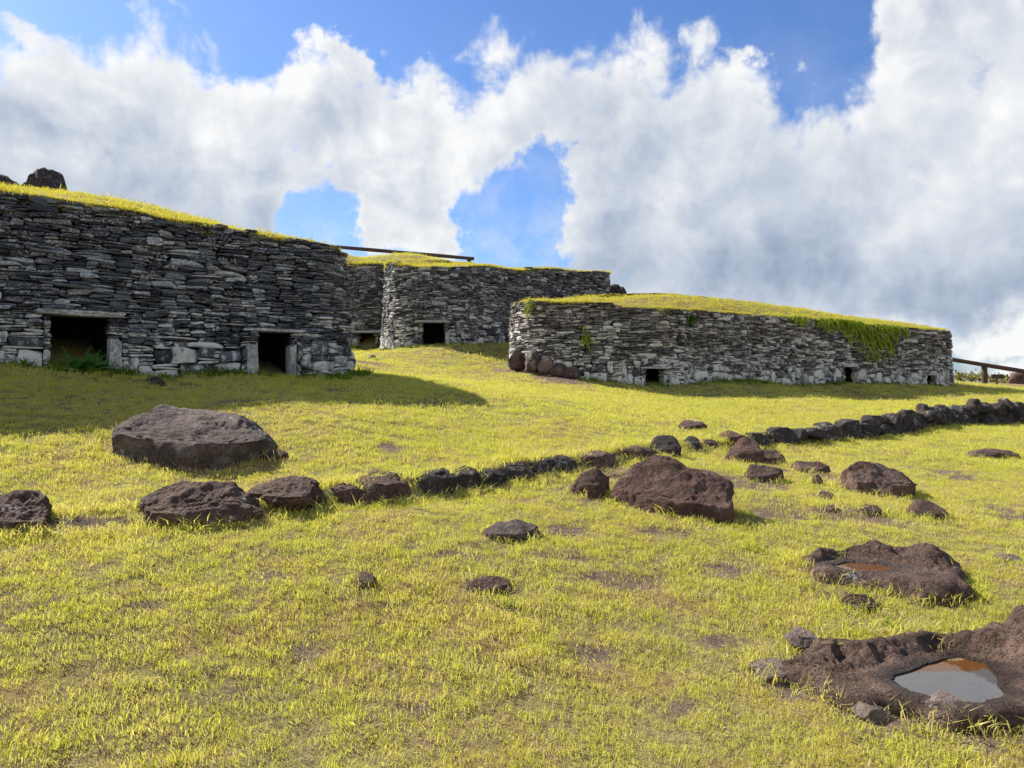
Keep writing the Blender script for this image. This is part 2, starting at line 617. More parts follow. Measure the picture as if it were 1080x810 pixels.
def blade_mat(name, stops, trans=0.45, nscale=1.3):
    m, t, o = new_mat(name)
    g = t.n('ShaderNodeNewGeometry')
    oi = t.n('ShaderNodeObjectInfo')
    big = t.math('ADD', t.math('MULTIPLY', t.noise(g.outputs['Position'], nscale * 2.2, 5, 0.65), 0.6), t.math('MULTIPLY', t.noise(g.outputs['Position'], nscale * .3, 3, 0.5), 0.4))
    f = t.math('ADD', t.math('MULTIPLY', g.outputs['Random Per Island'], 0.40), t.math('MULTIPLY', oi.outputs['Random'], 0.22))
    f = t.math('ADD', f, t.math('MULTIPLY', t.math('SUBTRACT', big, 0.5), 0.85))
    f = t.math('ADD', f, 0.19, clamp=True)
    col = t.ramp(f, stops)
    d = t.n('ShaderNodeBsdfDiffuse')
    t.link(col, d.inputs[0])
    tr = t.n('ShaderNodeBsdfTranslucent')
    t.link(t.mix(1.0, col, (1.05, 1.0, .75), 'MULTIPLY'), tr.inputs[0])
    mx = t.n('ShaderNodeMixShader')
    mx.inputs[0].default_value = trans
    t.link(d.outputs[0], mx.inputs[1])
    t.link(tr.outputs[0], mx.inputs[2])
    gl = t.n('ShaderNodeBsdfGlossy')
    gl.inputs['Roughness'].default_value = 0.6
    gl.inputs[0].default_value = (.9, .9, .8, 1)
    fr = t.n('ShaderNodeFresnel')
    fr.inputs[0].default_value = 1.35
    mx2 = t.n('ShaderNodeMixShader')
    t.link(t.math('MULTIPLY', fr.outputs[0], 0.05), mx2.inputs[0])
    t.link(mx.outputs[0], mx2.inputs[1])
    t.link(gl.outputs[0], mx2.inputs[2])
    t.link(mx2.outputs[0], o.inputs[0])
    return m


GRASS = [(0.0, (.23, .30, .035)), (0.20, (.39, .45, .05)), (0.46, (.56, .575, .09)), (0.66, (.61, .575, .17)), (0.82, (.56, .46, .26)), (1.0, (.61, .50, .36))]
M['grass'] = blade_mat('grass_blades', GRASS, 0.5)
M['roof_grass'] = blade_mat('roof_grass_blades', [(0.0, (.31, .35, .03)), (0.4, (.51, .49, .06)), (0.8, (.58, .52, .11)), (1.0, (.52, .43, .20))], 0.45, 0.9)
M['weed'] = blade_mat('weed_leaves', [(0.0, (.04, .10, .012)), (0.5, (.09, .18, .02)), (1.0, (.20, .27, .035))], 0.4, 3.0)
M['fern'] = blade_mat('fern_leaves', [(0.0, (.10, .32, .07)), (0.6, (.17, .46, .10)), (1.0, (.28, .55, .12))], 0.4, 3.0)
M['vine'] = blade_mat('vine_leaves', [(0.0, (.12, .20, .02)), (0.5, (.27, .36, .035)), (1.0, (.42, .46, .07))], 0.45, 3.0)
M['straw'] = blade_mat('straw_blades', [(0.0, (.24, .17, .10)), (0.5, (.44, .34, .22)), (1.0, (.60, .49, .35))], 0.35, 3.0)
M['scrub'] = blade_mat('scrub_leaves', [(0.0, (.06, .08, .02)), (0.5, (.15, .15, .035)), (1.0, (.30, .25, .07))], 0.3, 1.0)


def wood_mat():
    m, t, o = new_mat('weathered_wood')
    tc = t.n('ShaderNodeTexCoord')
    mp = t.n('ShaderNodeMapping')
    t.link(tc.outputs['Object'], mp.inputs[0])
    mp.inputs[3].default_value = (3, 3, 14)
    n = t.noise(mp.outputs[0], 4, 6, 0.6)
    col = t.ramp(n, [(0.35, (.035, .022, .018)), (0.65, (.11, .075, .06))])
    princ(t, o, col, 0.85, bump(t, n, 0.5, 0.02), 0.2)
    return m


M['wood'] = wood_mat()


def water_mat(name, c_mud, c_rust, ywhere, wid, rough=0.04):
    m, t, o = new_mat(name)
    g = t.n('ShaderNodeNewGeometry')
    sp = t.n('ShaderNodeSeparateXYZ')
    t.link(g.outputs['Position'], sp.inputs[0])
    n = t.noise(g.outputs['Position'], 6, 5, 0.6)
    yy = t.math('ADD', sp.outputs[1], t.math('MULTIPLY', t.math('SUBTRACT', n, 0.5), 0.12))
    yy = t.math('SUBTRACT', yy, t.math('MULTIPLY', sp.outputs[0], 0.10))
    f = t.smooth(t.math('ADD', yy, t.math('MULTIPLY', t.math('SUBTRACT', t.noise(g.outputs['Position'], 25, 4), 0.5), 0.10)), ywhere, ywhere + wid * 1.6)
    rust = t.mix(t.noise(g.outputs['Position'], 30, 4), c_rust, tuple(c * 0.45 for c in c_rust))
    col = t.mix(f, c_mud, rust)
    rip = t.noise(g.outputs['Position'], 14, 2, 0.4)
    b = princ(t, o, col, rough, bump(t, rip, 0.10, 0.012), 0.5)
    b.inputs['IOR'].default_value = 1.33
    b.inputs['Coat Weight'].default_value = 0.0
    b.inputs['Coat Roughness'].default_value = 0.02
    b.inputs['Coat IOR'].default_value = 1.45
    return m


# ------------------------------------------------------------------ houses: plans, tops
def P2(px, Y):
    return ((px - CX) / F * Y, Y)


HOUSES = {}


def dense(poly, step=0.05, smooth_it=3):
    p = np.array(poly, float)
    q = np.vstack([p, p[:1]])
    for _ in range(smooth_it):          # Chaikin corner cutting, closed
        a, b = q[:-1], q[1:]
        r = np.empty((2 * len(a), 2))
        r[0::2] = a * .75 + b * .25
        r[1::2] = a * .25 + b * .75
        q = np.vstack([r, r[:1]])
    seg = np.hypot(*np.diff(q, axis=0).T)
    s = np.concatenate([[0], np.cumsum(seg)])
    n = int(s[-1] / step)
    t = np.linspace(0, s[-1], n, endpoint=False)
    return np.column_stack([np.interp(t, s, q[:, 0]), np.interp(t, s, q[:, 1])]), s[-1]


PLAN_NEAR = [(-13, 6.0), (-9, 7.55), P2(0, 9.0), P2(87, 9.52), P2(200, 10.4), P2(290, 11.05), P2(335, 11.35), P2(360, 11.62), P2(371, 12.05), (-2.78, 12.9),
             (-3.7, 14.1), (-6, 14.6), (-10, 12.9), (-13.6, 10.6)]
PLAN_RIGHT = [P2(534, 19.2), P2(540, 18.4), P2(558, 17.8), P2(592, 17.45), P2(640, 17.35), P2(692, 17.35), P2(740, 18.1), P2(785, 19.1), P2(870, 21.0), P2(950, 22.7),
              P2(1000, 23.8), P2(1009, 24.3), (14.8, 25.4), (13.6, 26.9), (10.5, 26.2), (6.7, 23.6), (3.8, 21.6), (1.7, 20.8), (.5, 20.4), (0, 19.9)]
PLAN_MID = [P2(401, 24.2), P2(403, 23.2), P2(411, 22.2), P2(430, 21.75), P2(456, 21.6), P2(500, 22.0), P2(537, 23.0), P2(575, 24.2), P2(610, 25.0), P2(640, 25.6),
            P2(648, 25.9), (3.5, 27.0), (2.4, 28.8), (-.5, 29.2), (-3.6, 28.6), (-4.3, 26.4)]
PLAN_FAR = [(-12.5, 27.2), (-9.5, 27.1), P2(330, 26.3), P2(370, 25.2), P2(385, 24.9), P2(405, 24.9), (-4.2, 25.9), (-4.6, 27.6), (-7, 29.8), (-11, 30.8), (-13.5, 30)]


def tops(pts):
    a = np.array([at(px, py, Y) for px, py, Y in pts])
    return a[:, :2], a[:, 2]


TOP_NEAR = tops([(-400, 130, 7.6), (0, 201, 9.0), (100, 215, 9.65), (190, 232, 10.35), (330, 254, 11.4), (357, 263, 11.7), (369, 266, 12.05)])
TOP_RIGHT = tops([(534, 322, 19.2), (548, 319, 18.2), (600, 319, 17.5), (692, 325, 17.35), (785, 331, 19.1), (870, 337, 21.0), (950, 345, 22.7), (1003, 349, 24.0)])
TOP_MID = tops([(402, 279, 23.2), (456, 281, 21.6), (530, 283, 22.9), (600, 285, 24.8), (648, 288, 25.9)])
TOP_FAR = tops([(340, 276, 26.0), (399, 278, 24.9)])


def top_at(top, xy):
    """inverse distance blend of the known wall-top heights"""
    c, z = top
    d = np.hypot(xy[:, None, 0] - c[None, :, 0], xy[:, None, 1] - c[None, :, 1]) + 0.05
    wgt = 1 / d ** 3
    return (wgt @ z) / wgt.sum(1)


def inside(poly, xy):
    p = np.asarray(poly)
    x, y = xy[:, 0], xy[:, 1]
    r = np.zeros(len(xy), bool)
    j = len(p) - 1
    for i in range(len(p)):
        xi, yi, xj, yj = p[i, 0], p[i, 1], p[j, 0], p[j, 1]
        c = ((yi > y) != (yj > y)) & (x < (xj - xi) * (y - yi) / (yj - yi + 1e-12) + xi)
        r ^= c
        j = i
    return r


PLANS = [PLAN_NEAR, PLAN_RIGHT, PLAN_MID, PLAN_FAR]
DENSE = [dense(p, 0.12)[0] for p in PLANS]

# ------------------------------------------------------------------ bare soil patches (photo spots, radii in photo pixels)
SOIL = [(70, 548, 70, 8), (520, 617, 34, 12), (650, 612, 46, 9), (628, 692, 26, 10), (410, 472, 16, 5), (310, 472, 12, 4), (700, 640, 16, 6), (560, 505, 40, 8), (612, 515, 30, 10),
        (640, 500, 36, 14), (410, 640, 14, 7), (905, 633, 40, 9), (560, 392, 40, 5), (590, 400, 40, 5), (350, 412, 16, 4), (240, 424, 25, 3), (385, 383, 30, 3), (820, 540, 40, 10), (900, 545, 60, 8),
        (780, 508, 50, 8), (1000, 500, 40, 6), (860, 500, 40, 8), (850, 720, 60, 22), (940, 760, 70, 20), (1000, 775, 50, 18), (320, 690, 18, 8), (600, 590, 40, 7), (760, 600, 40, 7), (480, 590, 26, 6),
        (150, 640, 24, 8), (290, 610, 24, 7), (760, 680, 30, 9), (700, 560, 40, 6), (600, 560, 30, 6), (1065, 540, 40, 8), (250, 540, 90, 8), (720, 750, 20, 8), (130, 760, 20, 8), (440, 745, 20, 8), (250, 730, 16, 8)]
soil_pts = []
for px, py, rx, ry in SOIL:
    c = hit(px, py)
    dep = np.hypot(*(hit(px, py - ry) - hit(px, py + ry))[:2]) / 2
    soil_pts.append((c[0], c[1], rx / F * c[1], max(dep, 0.06)))


def soil_mask(xy):
    s = np.zeros(len(xy))
    nz = fbm(xy * 7.0 + 3.3, 3)
    for x, y, rx, ry in soil_pts:
        d = np.hypot((xy[:, 0] - x) / rx, (xy[:, 1] - y) / ry) + 0.55 * nz
        s = np.maximum(s, sstep(d, 1.15, 0.55))
    gen = fbm(xy * 1.9 + 40, 4)
    s = np.maximum(s, 0.5 * sstep(gen, 0.34, 0.55))
    return s


# ------------------------------------------------------------------ ground sheet
def axis(parts):
    a = []
    for lo, hi, st in parts:
        a.extend(np.arange(lo, hi, st))
    return np.array(a)


gx = np.concatenate([[-6000, -2500, -1000, -500, -250, -140, -100, -80, -65], axis([(-55, -14, 1.5), (-14, -5, .2), (-5, 5.5, .05), (5.5, 12, .1), (12, 20, .25), (20, 60, 1.5)]), [65, 80, 100, 140, 250, 500, 1000, 2500, 6000]])
gy = np.concatenate([[-6000, -2500, -1000, -500, -250, -120, -70, -45, -30], axis([(-20, 1.5, 1.0), (1.5, 2.4, .1), (2.4, 9, .05), (9, 16, .1), (16, 30, .2), (30, 62, 1.2)]), [65, 80, 100, 140, 250, 500, 1000, 2500, 6000]])
XX, YY = np.meshgrid(gx, gy)
gxy = np.column_stack([XX.ravel(), YY.ravel()])
gzv = ground(gxy)
nx, ny = len(gx), len(gy)
ii = np.arange(nx * ny).reshape(ny, nx)
gf = np.column_stack([ii[:-1, :-1].ravel(), ii[:-1, 1:].ravel(), ii[1:, 1:].ravel(), ii[1:, :-1].ravel()])
me = make_mesh('ground', np.column_stack([gxy, gzv]), gf, [M['ground']], smooth=True)
add_attr(me, 'soil', soil_mask(gxy))
tag(link_mesh('ground', me), kind='structure')

# the sea far below the rim, out to the horizon
m_, t_, o_ = new_mat('sea_water')
g_ = t_.n('ShaderNodeNewGeometry')
b_ = princ(t_, o_, (.02, .06, .11), 0.25, bump(t_, t_.noise(g_.outputs['Position'], 0.05, 4), 0.3, 2.0), 0.5)
ang = np.linspace(0, 2 * np.pi, 97)[:-1]
sv = [(0, 0, -60)] + [(20000 * math.cos(a), 20000 * math.sin(a), -60) for a in ang]
me = make_mesh('sea', sv, [[0, 1 + i, 1 + (i + 1) % 96] for i in range(96)], [m_])
tag(link_mesh('sea', me), kind='structure')

# ------------------------------------------------------------------ stone templates
def cube_grid(nx, ny, nz):
    bm = bmesh.new()
    bmesh.ops.create_cube(bm, size=2)
    v = {}
    V, Fc = [], []

    def vid(p):
        k = tuple(np.round(p, 5))
        if k not in v:
            v[k] = len(V)
            V.append(k)
        return v[k]
    bm.free()
    for ax, n1, n2 in ((0, ny, nz), (1, nx, nz), (2, nx, ny)):
        for sgn in (-1, 1):
            for i in range(n1):
                for j in range(n2):
                    q = []
                    for (a, b) in ((i, j), (i + 1, j), (i + 1, j + 1), (i, j + 1)):
                        u, w_ = -1 + 2 * a / n1, -1 + 2 * b / n2
                        p = [0, 0, 0]
                        o2 = [k for k in range(3) if k != ax]
                        p[ax] = sgn
                        p[o2[0]] = u
                        p[o2[1]] = w_
                        q.append(vid(p))
                    flip = (sgn > 0) == (ax == 1)
                    Fc.append(q[::-1] if flip else q)
    return np.array(V, float), np.array(Fc)


def stone_templates(n, seg, rnd, amp, seed):
    V, Fc = cube_grid(*seg)
    outl = []
    rr = np.random.default_rng(seed)
    x, y, z = V.T
    S = np.column_stack([x * np.sqrt(np.maximum(1 - y * y / 2 - z * z / 2 + y * y * z * z / 3, 0)), y * np.sqrt(np.maximum(1 - x * x / 2 - z * z / 2 + x * x * z * z / 3, 0)),
                         z * np.sqrt(np.maximum(1 - y * y / 2 - x * x / 2 + y * y * x * x / 3, 0))])
    for k in range(n):
        q = V * (1 - rnd) + S * rnd * 1.1
        for a in range(3):
            q[:, a] += amp * fbm(V * 1.25 + rr.random(3) * 90, 2) * (1.0 if a != 2 else 1.2)
        sh, tp = rr.normal(0, .16), rr.normal(0, .12)
        q[:, 0] += sh * q[:, 2] * 0.5
        q[:, 2] *= 1 + tp * q[:, 0]
        # chipped corner
        nrm = rr.normal(size=3)
        nrm[1] = abs(nrm[1])
        nrm /= np.linalg.norm(nrm)
        d = q @ nrm
        lim = np.percentile(d, 88)
        q -= np.outer(np.maximum(d - lim, 0) * 0.8, nrm)
        outl.append(q)
    return outl, Fc


SLABS, SLAB_F = stone_templates(36, (5, 2, 3), 0.28, 0.22, 3)
BOULD, BOULD_F = stone_templates(16, (5, 3, 4), 0.62, 0.26, 4)


# ------------------------------------------------------------------ dry stone house
def stone_wall(name, pts, total, ztop, s_from, s_to, doors, batter, seed, mats, parent, Lrange=(0.12, 0.50), trange=(0.022, 0.068), big_base=0.35):
    rr = np.random.default_rng(seed)
    n = len(pts)
    step = total / n
    tan = np.roll(pts, -2, 0) - np.roll(pts, 2, 0)
    tan /= np.linalg.norm(tan, axis=1)[:, None]
    nor = np.column_stack([tan[:, 1], -tan[:, 0]])      # outward for anticlockwise plans
    zb = ground(pts, False)
    i0, i1 = int(s_from / step), int(s_to / step)
    idx = np.arange(i0, i1) % n
    k = len(idx)
    sky_ = zb[idx] - 0.10
    top = ztop[idx] + 0.02 * fbm(np.column_stack([np.arange(k) * step * 2.0, np.zeros(k)]), 2)
    cap = np.full(k, 1e9)
    jump = np.full(k, 0.0)
    for d in doors:
        a = int(round((d['s'] - s_from - d['w'] / 2) / step))
        b = int(round((d['s'] - s_from + d['w'] / 2) / step))
        lo = max(1, int(round(.09 / step)))
        za = d['top']
        sky_[a:b] = za + d['lt']
        jl, jr = (int(round(x / step)) for x in d['jw'])
        if jl:
            sky_[a - jl:a] = d['bot'] + d['jh'] * (za - d['bot'])
        if jr:
            sky_[b:b + jr] = d['bot'] + d['jh'] * (za - d['bot'])
        jw = max(jl, jr)
        cap[a - jl - lo:a] = za
        cap[b:b + jr + lo] = za
        jump[a - jl - lo:b + jr + lo] = za + d['lt']
    base0 = zb[idx]
    Vs, Fs, off = [], [], 0
    guard = 0
    while guard < 30000:
        guard += 1
        at_cap = sky_ >= cap - 0.018
        if at_cap.any():
            sky_[at_cap] = np.maximum(sky_[at_cap], jump[at_cap])
            cap[at_cap] = 1e9
        rel = sky_ - top
        i = int(np.argmin(np.where(rel < -0.012, sky_ + 0.04 * rr.random(k), 1e9)))
        if rel[i] >= -0.012:
            break
        h = sky_[i]
        a = b = i
        while a > 0 and abs(sky_[a - 1] - h) < 0.014 and cap[a - 1] == cap[i]:
            a -= 1
        while b < k - 1 and abs(sky_[b + 1] - h) < 0.014 and cap[b + 1] == cap[i]:
            b += 1
        run = (b - a + 1) * step
        low = h - base0[i]
        is_big = low < 0.30 and rr.random() < big_base
        L = rr.uniform(*Lrange) if rr.random() < 0.7 else rr.uniform(Lrange[0], Lrange[0] * 2.0)
        t = np.clip(rr.lognormal(math.log((trange[0] + trange[1]) * 0.47), 0.38), trange[0] * .8, trange[1] * 1.35)
        if is_big:
            t = rr.uniform(trange[1] * 1.5, trange[1] * 3.6)
            L = rr.uniform(0.16, 0.46)
        if run - L < 0.07:
            L = run
            if L > Lrange[1] * 1.3:
                L = run * 0.5
        m = max(1, int(round(L / step)))
        L = m * step
        if run < 0.075:
            ln = sky_[a - 1] if a > 0 else 1e9
            rn = sky_[b + 1] if b < k - 1 else 1e9
            t = float(np.clip(min(ln, rn) - h, 0.02, 0.10)) if min(ln, rn) < 1e8 else t
        c0 = a if rr.random() < 0.5 else b - m + 1
        c0 = max(a, c0)
        seg = slice(c0, c0 + m)
        t = min(t, cap[i] - h)
        if h + t > top[seg].mean() + 0.05:
            t = max(0.03, top[seg].mean() - h + rr.uniform(-.01, .045))
        sky_[seg] = h + t
        # lay the stone
        mid = idx[min(c0 + m // 2, k - 1)]
        dep = rr.uniform(0.16, 0.28)
        prot = rr.normal(0.0, 0.019) + (0.02 if is_big else 0) + .045 * float(fbm(np.array([[c0 * step * .9 + seed, h * 1.3, 0.0]]), 2)[0])
        big_shape = is_big and t > 0.14 and rr.random() < .3
        T = BOULD[rr.integers(len(BOULD))] if big_shape else SLABS[rr.integers(len(SLABS))]
        Ff = BOULD_F if big_shape else SLAB_F
        flip = 1 if rr.random() < 0.5 else -1
        q = T * np.array([flip * (L / 2 - 0.001) * 1.03, dep / 2, max(t / 2 - 0.005, 0.007) * 1.04])
        ca = rr.normal(0, 0.035)
        q = np.column_stack([q[:, 0] * math.cos(ca) - q[:, 2] * math.sin(ca), q[:, 1], q[:, 0] * math.sin(ca) + q[:, 2] * math.cos(ca)])
        cy = rr.normal(0, 0.05)
        q = np.column_stack([q[:, 0] * math.cos(cy) - q[:, 1] * math.sin(cy), q[:, 0] * math.sin(cy) + q[:, 1] * math.cos(cy), q[:, 2]])
        o = -dep / 2 + prot - batter * (h + t / 2 - zb[mid])
        wxy = pts[mid] + nor[mid] * o
        Wd = np.column_stack([wxy[0] + q[:, 0] * tan[mid, 0] + q[:, 1] * nor[mid, 0], wxy[1] + q[:, 0] * tan[mid, 1] + q[:, 1] * nor[mid, 1], h + t / 2 + q[:, 2]])
        Vs.append(Wd)
        Fs.append((Ff[:, ::-1] if flip < 0 else Ff) + off)
        off += len(Wd)
    nst = sum(len(f) for f in Fs)
    # the rubble core behind the slabs, open where the doors are
    cols = list(range(0, n, 2)) + [0]
    cf = []
    top_full = ztop
    door_rng = [(int((d['s'] - d['w'] / 2) / step), int((d['s'] + d['w'] / 2) / step), d['top']) for d in doors]

    def cpt(i, z):
        i = i % n
        p = pts[i] - nor[i] * (0.17 + batter * max(0, z - zb[i]))
        return (p[0], p[1], z)
    for a, b in zip(cols[:-1], cols[1:]):
        za, zb_ = zb[a % n] - .3, zb[b % n] - .3
        for d0, d1, dz in door_rng:
            if d0 - 1 <= a and (a + 2) <= d1 + 1:
                za = zb_ = dz
        Vs.append(np.array([cpt(a, za), cpt(b, zb_), cpt(b, top_full[b % n] - .06), cpt(a, top_full[a % n] - .06)]))
        cf.append([off, off + 1, off + 2, off + 3])
        off += 4
    Fs.append(np.array(cf))
    Fa = np.vstack(Fs)
    mi = np.concatenate([np.zeros(nst, int), np.ones(len(cf), int)])
    me = make_mesh(name, np.vstack(Vs), Fa, mats, mi)
    return link_mesh(name, me, parent), tan, nor, zb


def big_stone(name, c, ax, size, mat, parent, seed, amp=0.16, rnd=0.22):
    """one dressed slab with axes ax (3x3 rows), half-extents size"""
    V, Fc = cube_grid(8, 3, 5)
    rr = np.random.default_rng(seed)
    x, y, z = V.T
    S = np.column_stack([x * np.sqrt(np.maximum(1 - y * y / 2 - z * z / 2 + y * y * z * z / 3, 0)), y * np.sqrt(np.maximum(1 - x * x / 2 - z * z / 2 + x * x * z * z / 3, 0)),
                         z * np.sqrt(np.maximum(1 - y * y / 2 - x * x / 2 + y * y * x * x / 3, 0))])
    q = V * (1 - rnd) + S * rnd
    q = q + amp * np.column_stack([fbm(V * 1.4 + rr.random(3) * 50, 3) for _ in range(3)])
    q = q * np.asarray(size)
    W = q @ np.asarray(ax)
    me = make_mesh(name, W, Fc, [mat])
    return link_mesh(name, me, parent, loc=c)


def roof_mesh(pts, ztop, spine, rise, nr=26, edge=0.20, power=2.0):
    """turf dome: rings from the wall top in to the spine"""
    a, b = np.array(spine[0]), np.array(spine[1])
    ab = b - a
    sub = pts[::3]
    zt = ztop[::3]
    c = sub.mean(0)
    t = np.clip(((sub - a) @ ab) / (ab @ ab), 0, 1)
    sp = a + t[:, None] * ab
    rs = np.concatenate([[0.0], np.linspace(0.0, 1, nr) ** 1.3])
    zm = zt.mean()
    V = []
    for k, r in enumerate(rs):
        d = sp - sub
        L = np.linalg.norm(d, axis=1)[:, None]
        q = sub + d * np.clip(r + (edge + .07 * fbm(sub * 1.6, 3))[:, None] / np.maximum(L, .3), 0, 1)
        zz = zt * (1 - r) + (0.5 * zt + 0.5 * zm) * r
        zz = zz + rise(q) * (1 - (1 - r) ** power) + 0.035
        zz = zz + 0.02 * fbm(q * 1.5, 3) + 0.012 * fbm(q * 5, 2)
        if k == 0:
            zz = zz - 0.12
        V.append(np.column_stack([q, zz]))
    n = len(sub)
    Fc = []
    for k in range(len(rs) - 1):
        i = np.arange(n)
        j = (i + 1) % n
        Fc.append(np.column_stack([k * n + i, k * n + j, (k + 1) * n + j, (k + 1) * n + i]))
    return np.vstack(V), np.vstack(Fc), n


# ------------------------------------------------------------------ grass by instancing: one object holds the tufts and the points
def tuft_protos(kinds, nb, rad, hgt, wid, seed, lean=0.5):
    """several small tufts: every blade a bent 3-segment strip"""
    rr = np.random.default_rng(seed)
    V, Fc, pid = [], [], []
    for k in range(kinds):
        for b in range(nb):
            r, a = rad * math.sqrt(rr.random()), rr.random() * 6.283
            bx, by = r * math.cos(a), r * math.sin(a)
            h = hgt * rr.uniform(0.45, 1.25)
            w_ = wid * rr.uniform(0.7, 1.3)
            da = rr.random() * 6.283
            dx, dy = math.cos(da), math.sin(da)
            le = h * lean * rr.uniform(0.2, 1.5)
            o = len(V)
            fa = rr.random() * 6.283
            fx, fy = math.cos(fa) * w_ / 2, math.sin(fa) * w_ / 2
            for u, ww in ((0, 1), (0.5, .85)):
                cx, cy, cz = bx + dx * le * u * u, by + dy * le * u * u, h * u * (1 - .12 * lean * u) - 0.008 * (u == 0)
                V.append((cx - fx * ww, cy - fy * ww, cz))
                V.append((cx + fx * ww, cy + fy * ww, cz))
            V.append((bx + dx * le, by + dy * le, h * (1 - .22 * lean)))
            Fc += [[o, o + 1, o + 3, o + 2], [o + 2, o + 3, o + 4]]
            pid += [k] * 5
    return V, Fc, pid


def instancer(name, protos, P, rot, scl, mat, parent=None):
    V, Fc, pid = protos
    nk = max(pid) + 1
    n0 = len(V)
    allv = np.vstack([np.array(V) , P])
    me = bpy.data.meshes.new(name)
    me.from_pydata([tuple(map(float, p)) for p in allv], [], Fc)
    me.materials.append(mat)
    add_attr(me, 'proto', np.concatenate([pid, np.full(len(P), -1)]))
    add_attr(me, 'pick', np.concatenate([np.zeros(n0), RNG.integers(0, nk, len(P))]))
    add_attr(me, 'size', np.concatenate([np.ones(n0), scl]))
    a = me.attributes.new('turn', 'FLOAT_VECTOR', 'POINT')
    a.data.foreach_set('vector', np.vstack([np.zeros((n0, 3)), rot]).astype(np.float32).ravel())
    o = link_mesh(name, me, parent)
    ng = bpy.data.node_groups.new(name, 'GeometryNodeTree')
    ng.interface.new_socket('Geometry', in_out='INPUT', socket_type='NodeSocketGeometry')
    ng.interface.new_socket('Geometry', in_out='OUTPUT', socket_type='NodeSocketGeometry')
    N, Lk = ng.nodes, ng.links
    gi, go = N.new('NodeGroupInput'), N.new('NodeGroupOutput')

    def attr(nm, typ='FLOAT'):
        x = N.new('GeometryNodeInputNamedAttribute')
        x.data_type = typ
        x.inputs[0].default_value = nm
        return x.outputs[0]
    cmp = N.new('FunctionNodeCompare')
    cmp.data_type = 'FLOAT'
    cmp.operation = 'LESS_THAN'
    Lk.new(attr('proto'), cmp.inputs[0])
    cmp.inputs[1].default_value = -0.5
    sep = N.new('GeometryNodeSeparateGeometry')
    sep.domain = 'POINT'
    Lk.new(gi.outputs[0], sep.inputs[0])
    Lk.new(cmp.outputs[0], sep.inputs[1])
    rnd = N.new('FunctionNodeFloatToInt')
    Lk.new(attr('proto'), rnd.inputs[0])
    spl = N.new('GeometryNodeSplitToInstances')
    spl.domain = 'POINT'
    Lk.new(sep.outputs[1], spl.inputs[0])
    Lk.new(rnd.outputs[0], spl.inputs['Group ID'])
    pk = N.new('FunctionNodeFloatToInt')
    Lk.new(attr('pick'), pk.inputs[0])
    iop = N.new('GeometryNodeInstanceOnPoints')
    Lk.new(sep.outputs[0], iop.inputs['Points'])
    Lk.new(spl.outputs[0], iop.inputs['Instance'])
    iop.inputs['Pick Instance'].default_value = True
    Lk.new(pk.outputs[0], iop.inputs['Instance Index'])
    e2r = N.new('FunctionNodeEulerToRotation')
    Lk.new(attr('turn', 'FLOAT_VECTOR'), e2r.inputs[0])
    Lk.new(e2r.outputs[0], iop.inputs['Rotation'])
    Lk.new(attr('size'), iop.inputs['Scale'])
    Lk.new(iop.outputs[0], go.inputs[0])
    md = o.modifiers.new('scatter', 'NODES')
    md.node_group = ng
    return o


def rots(n, tilt=0.18):
    return np.column_stack([RNG.normal(0, tilt, n), RNG.normal(0, tilt, n), RNG.random(n) * 6.283])


TUFT = tuft_protos(18, 50, 0.085, 0.025, 0.0027, 5, 0.9)
TUFT_FAR = tuft_protos(10, 36, 0.14, 0.036, 0.0052, 6, 0.8)
TUFT_DRY = tuft_protos(10, 22, 0.09, 0.022, 0.0026, 16, 1.5)
TUFT_ROOF = tuft_protos(8, 34, 0.13, 0.045, 0.006, 8, 0.7)


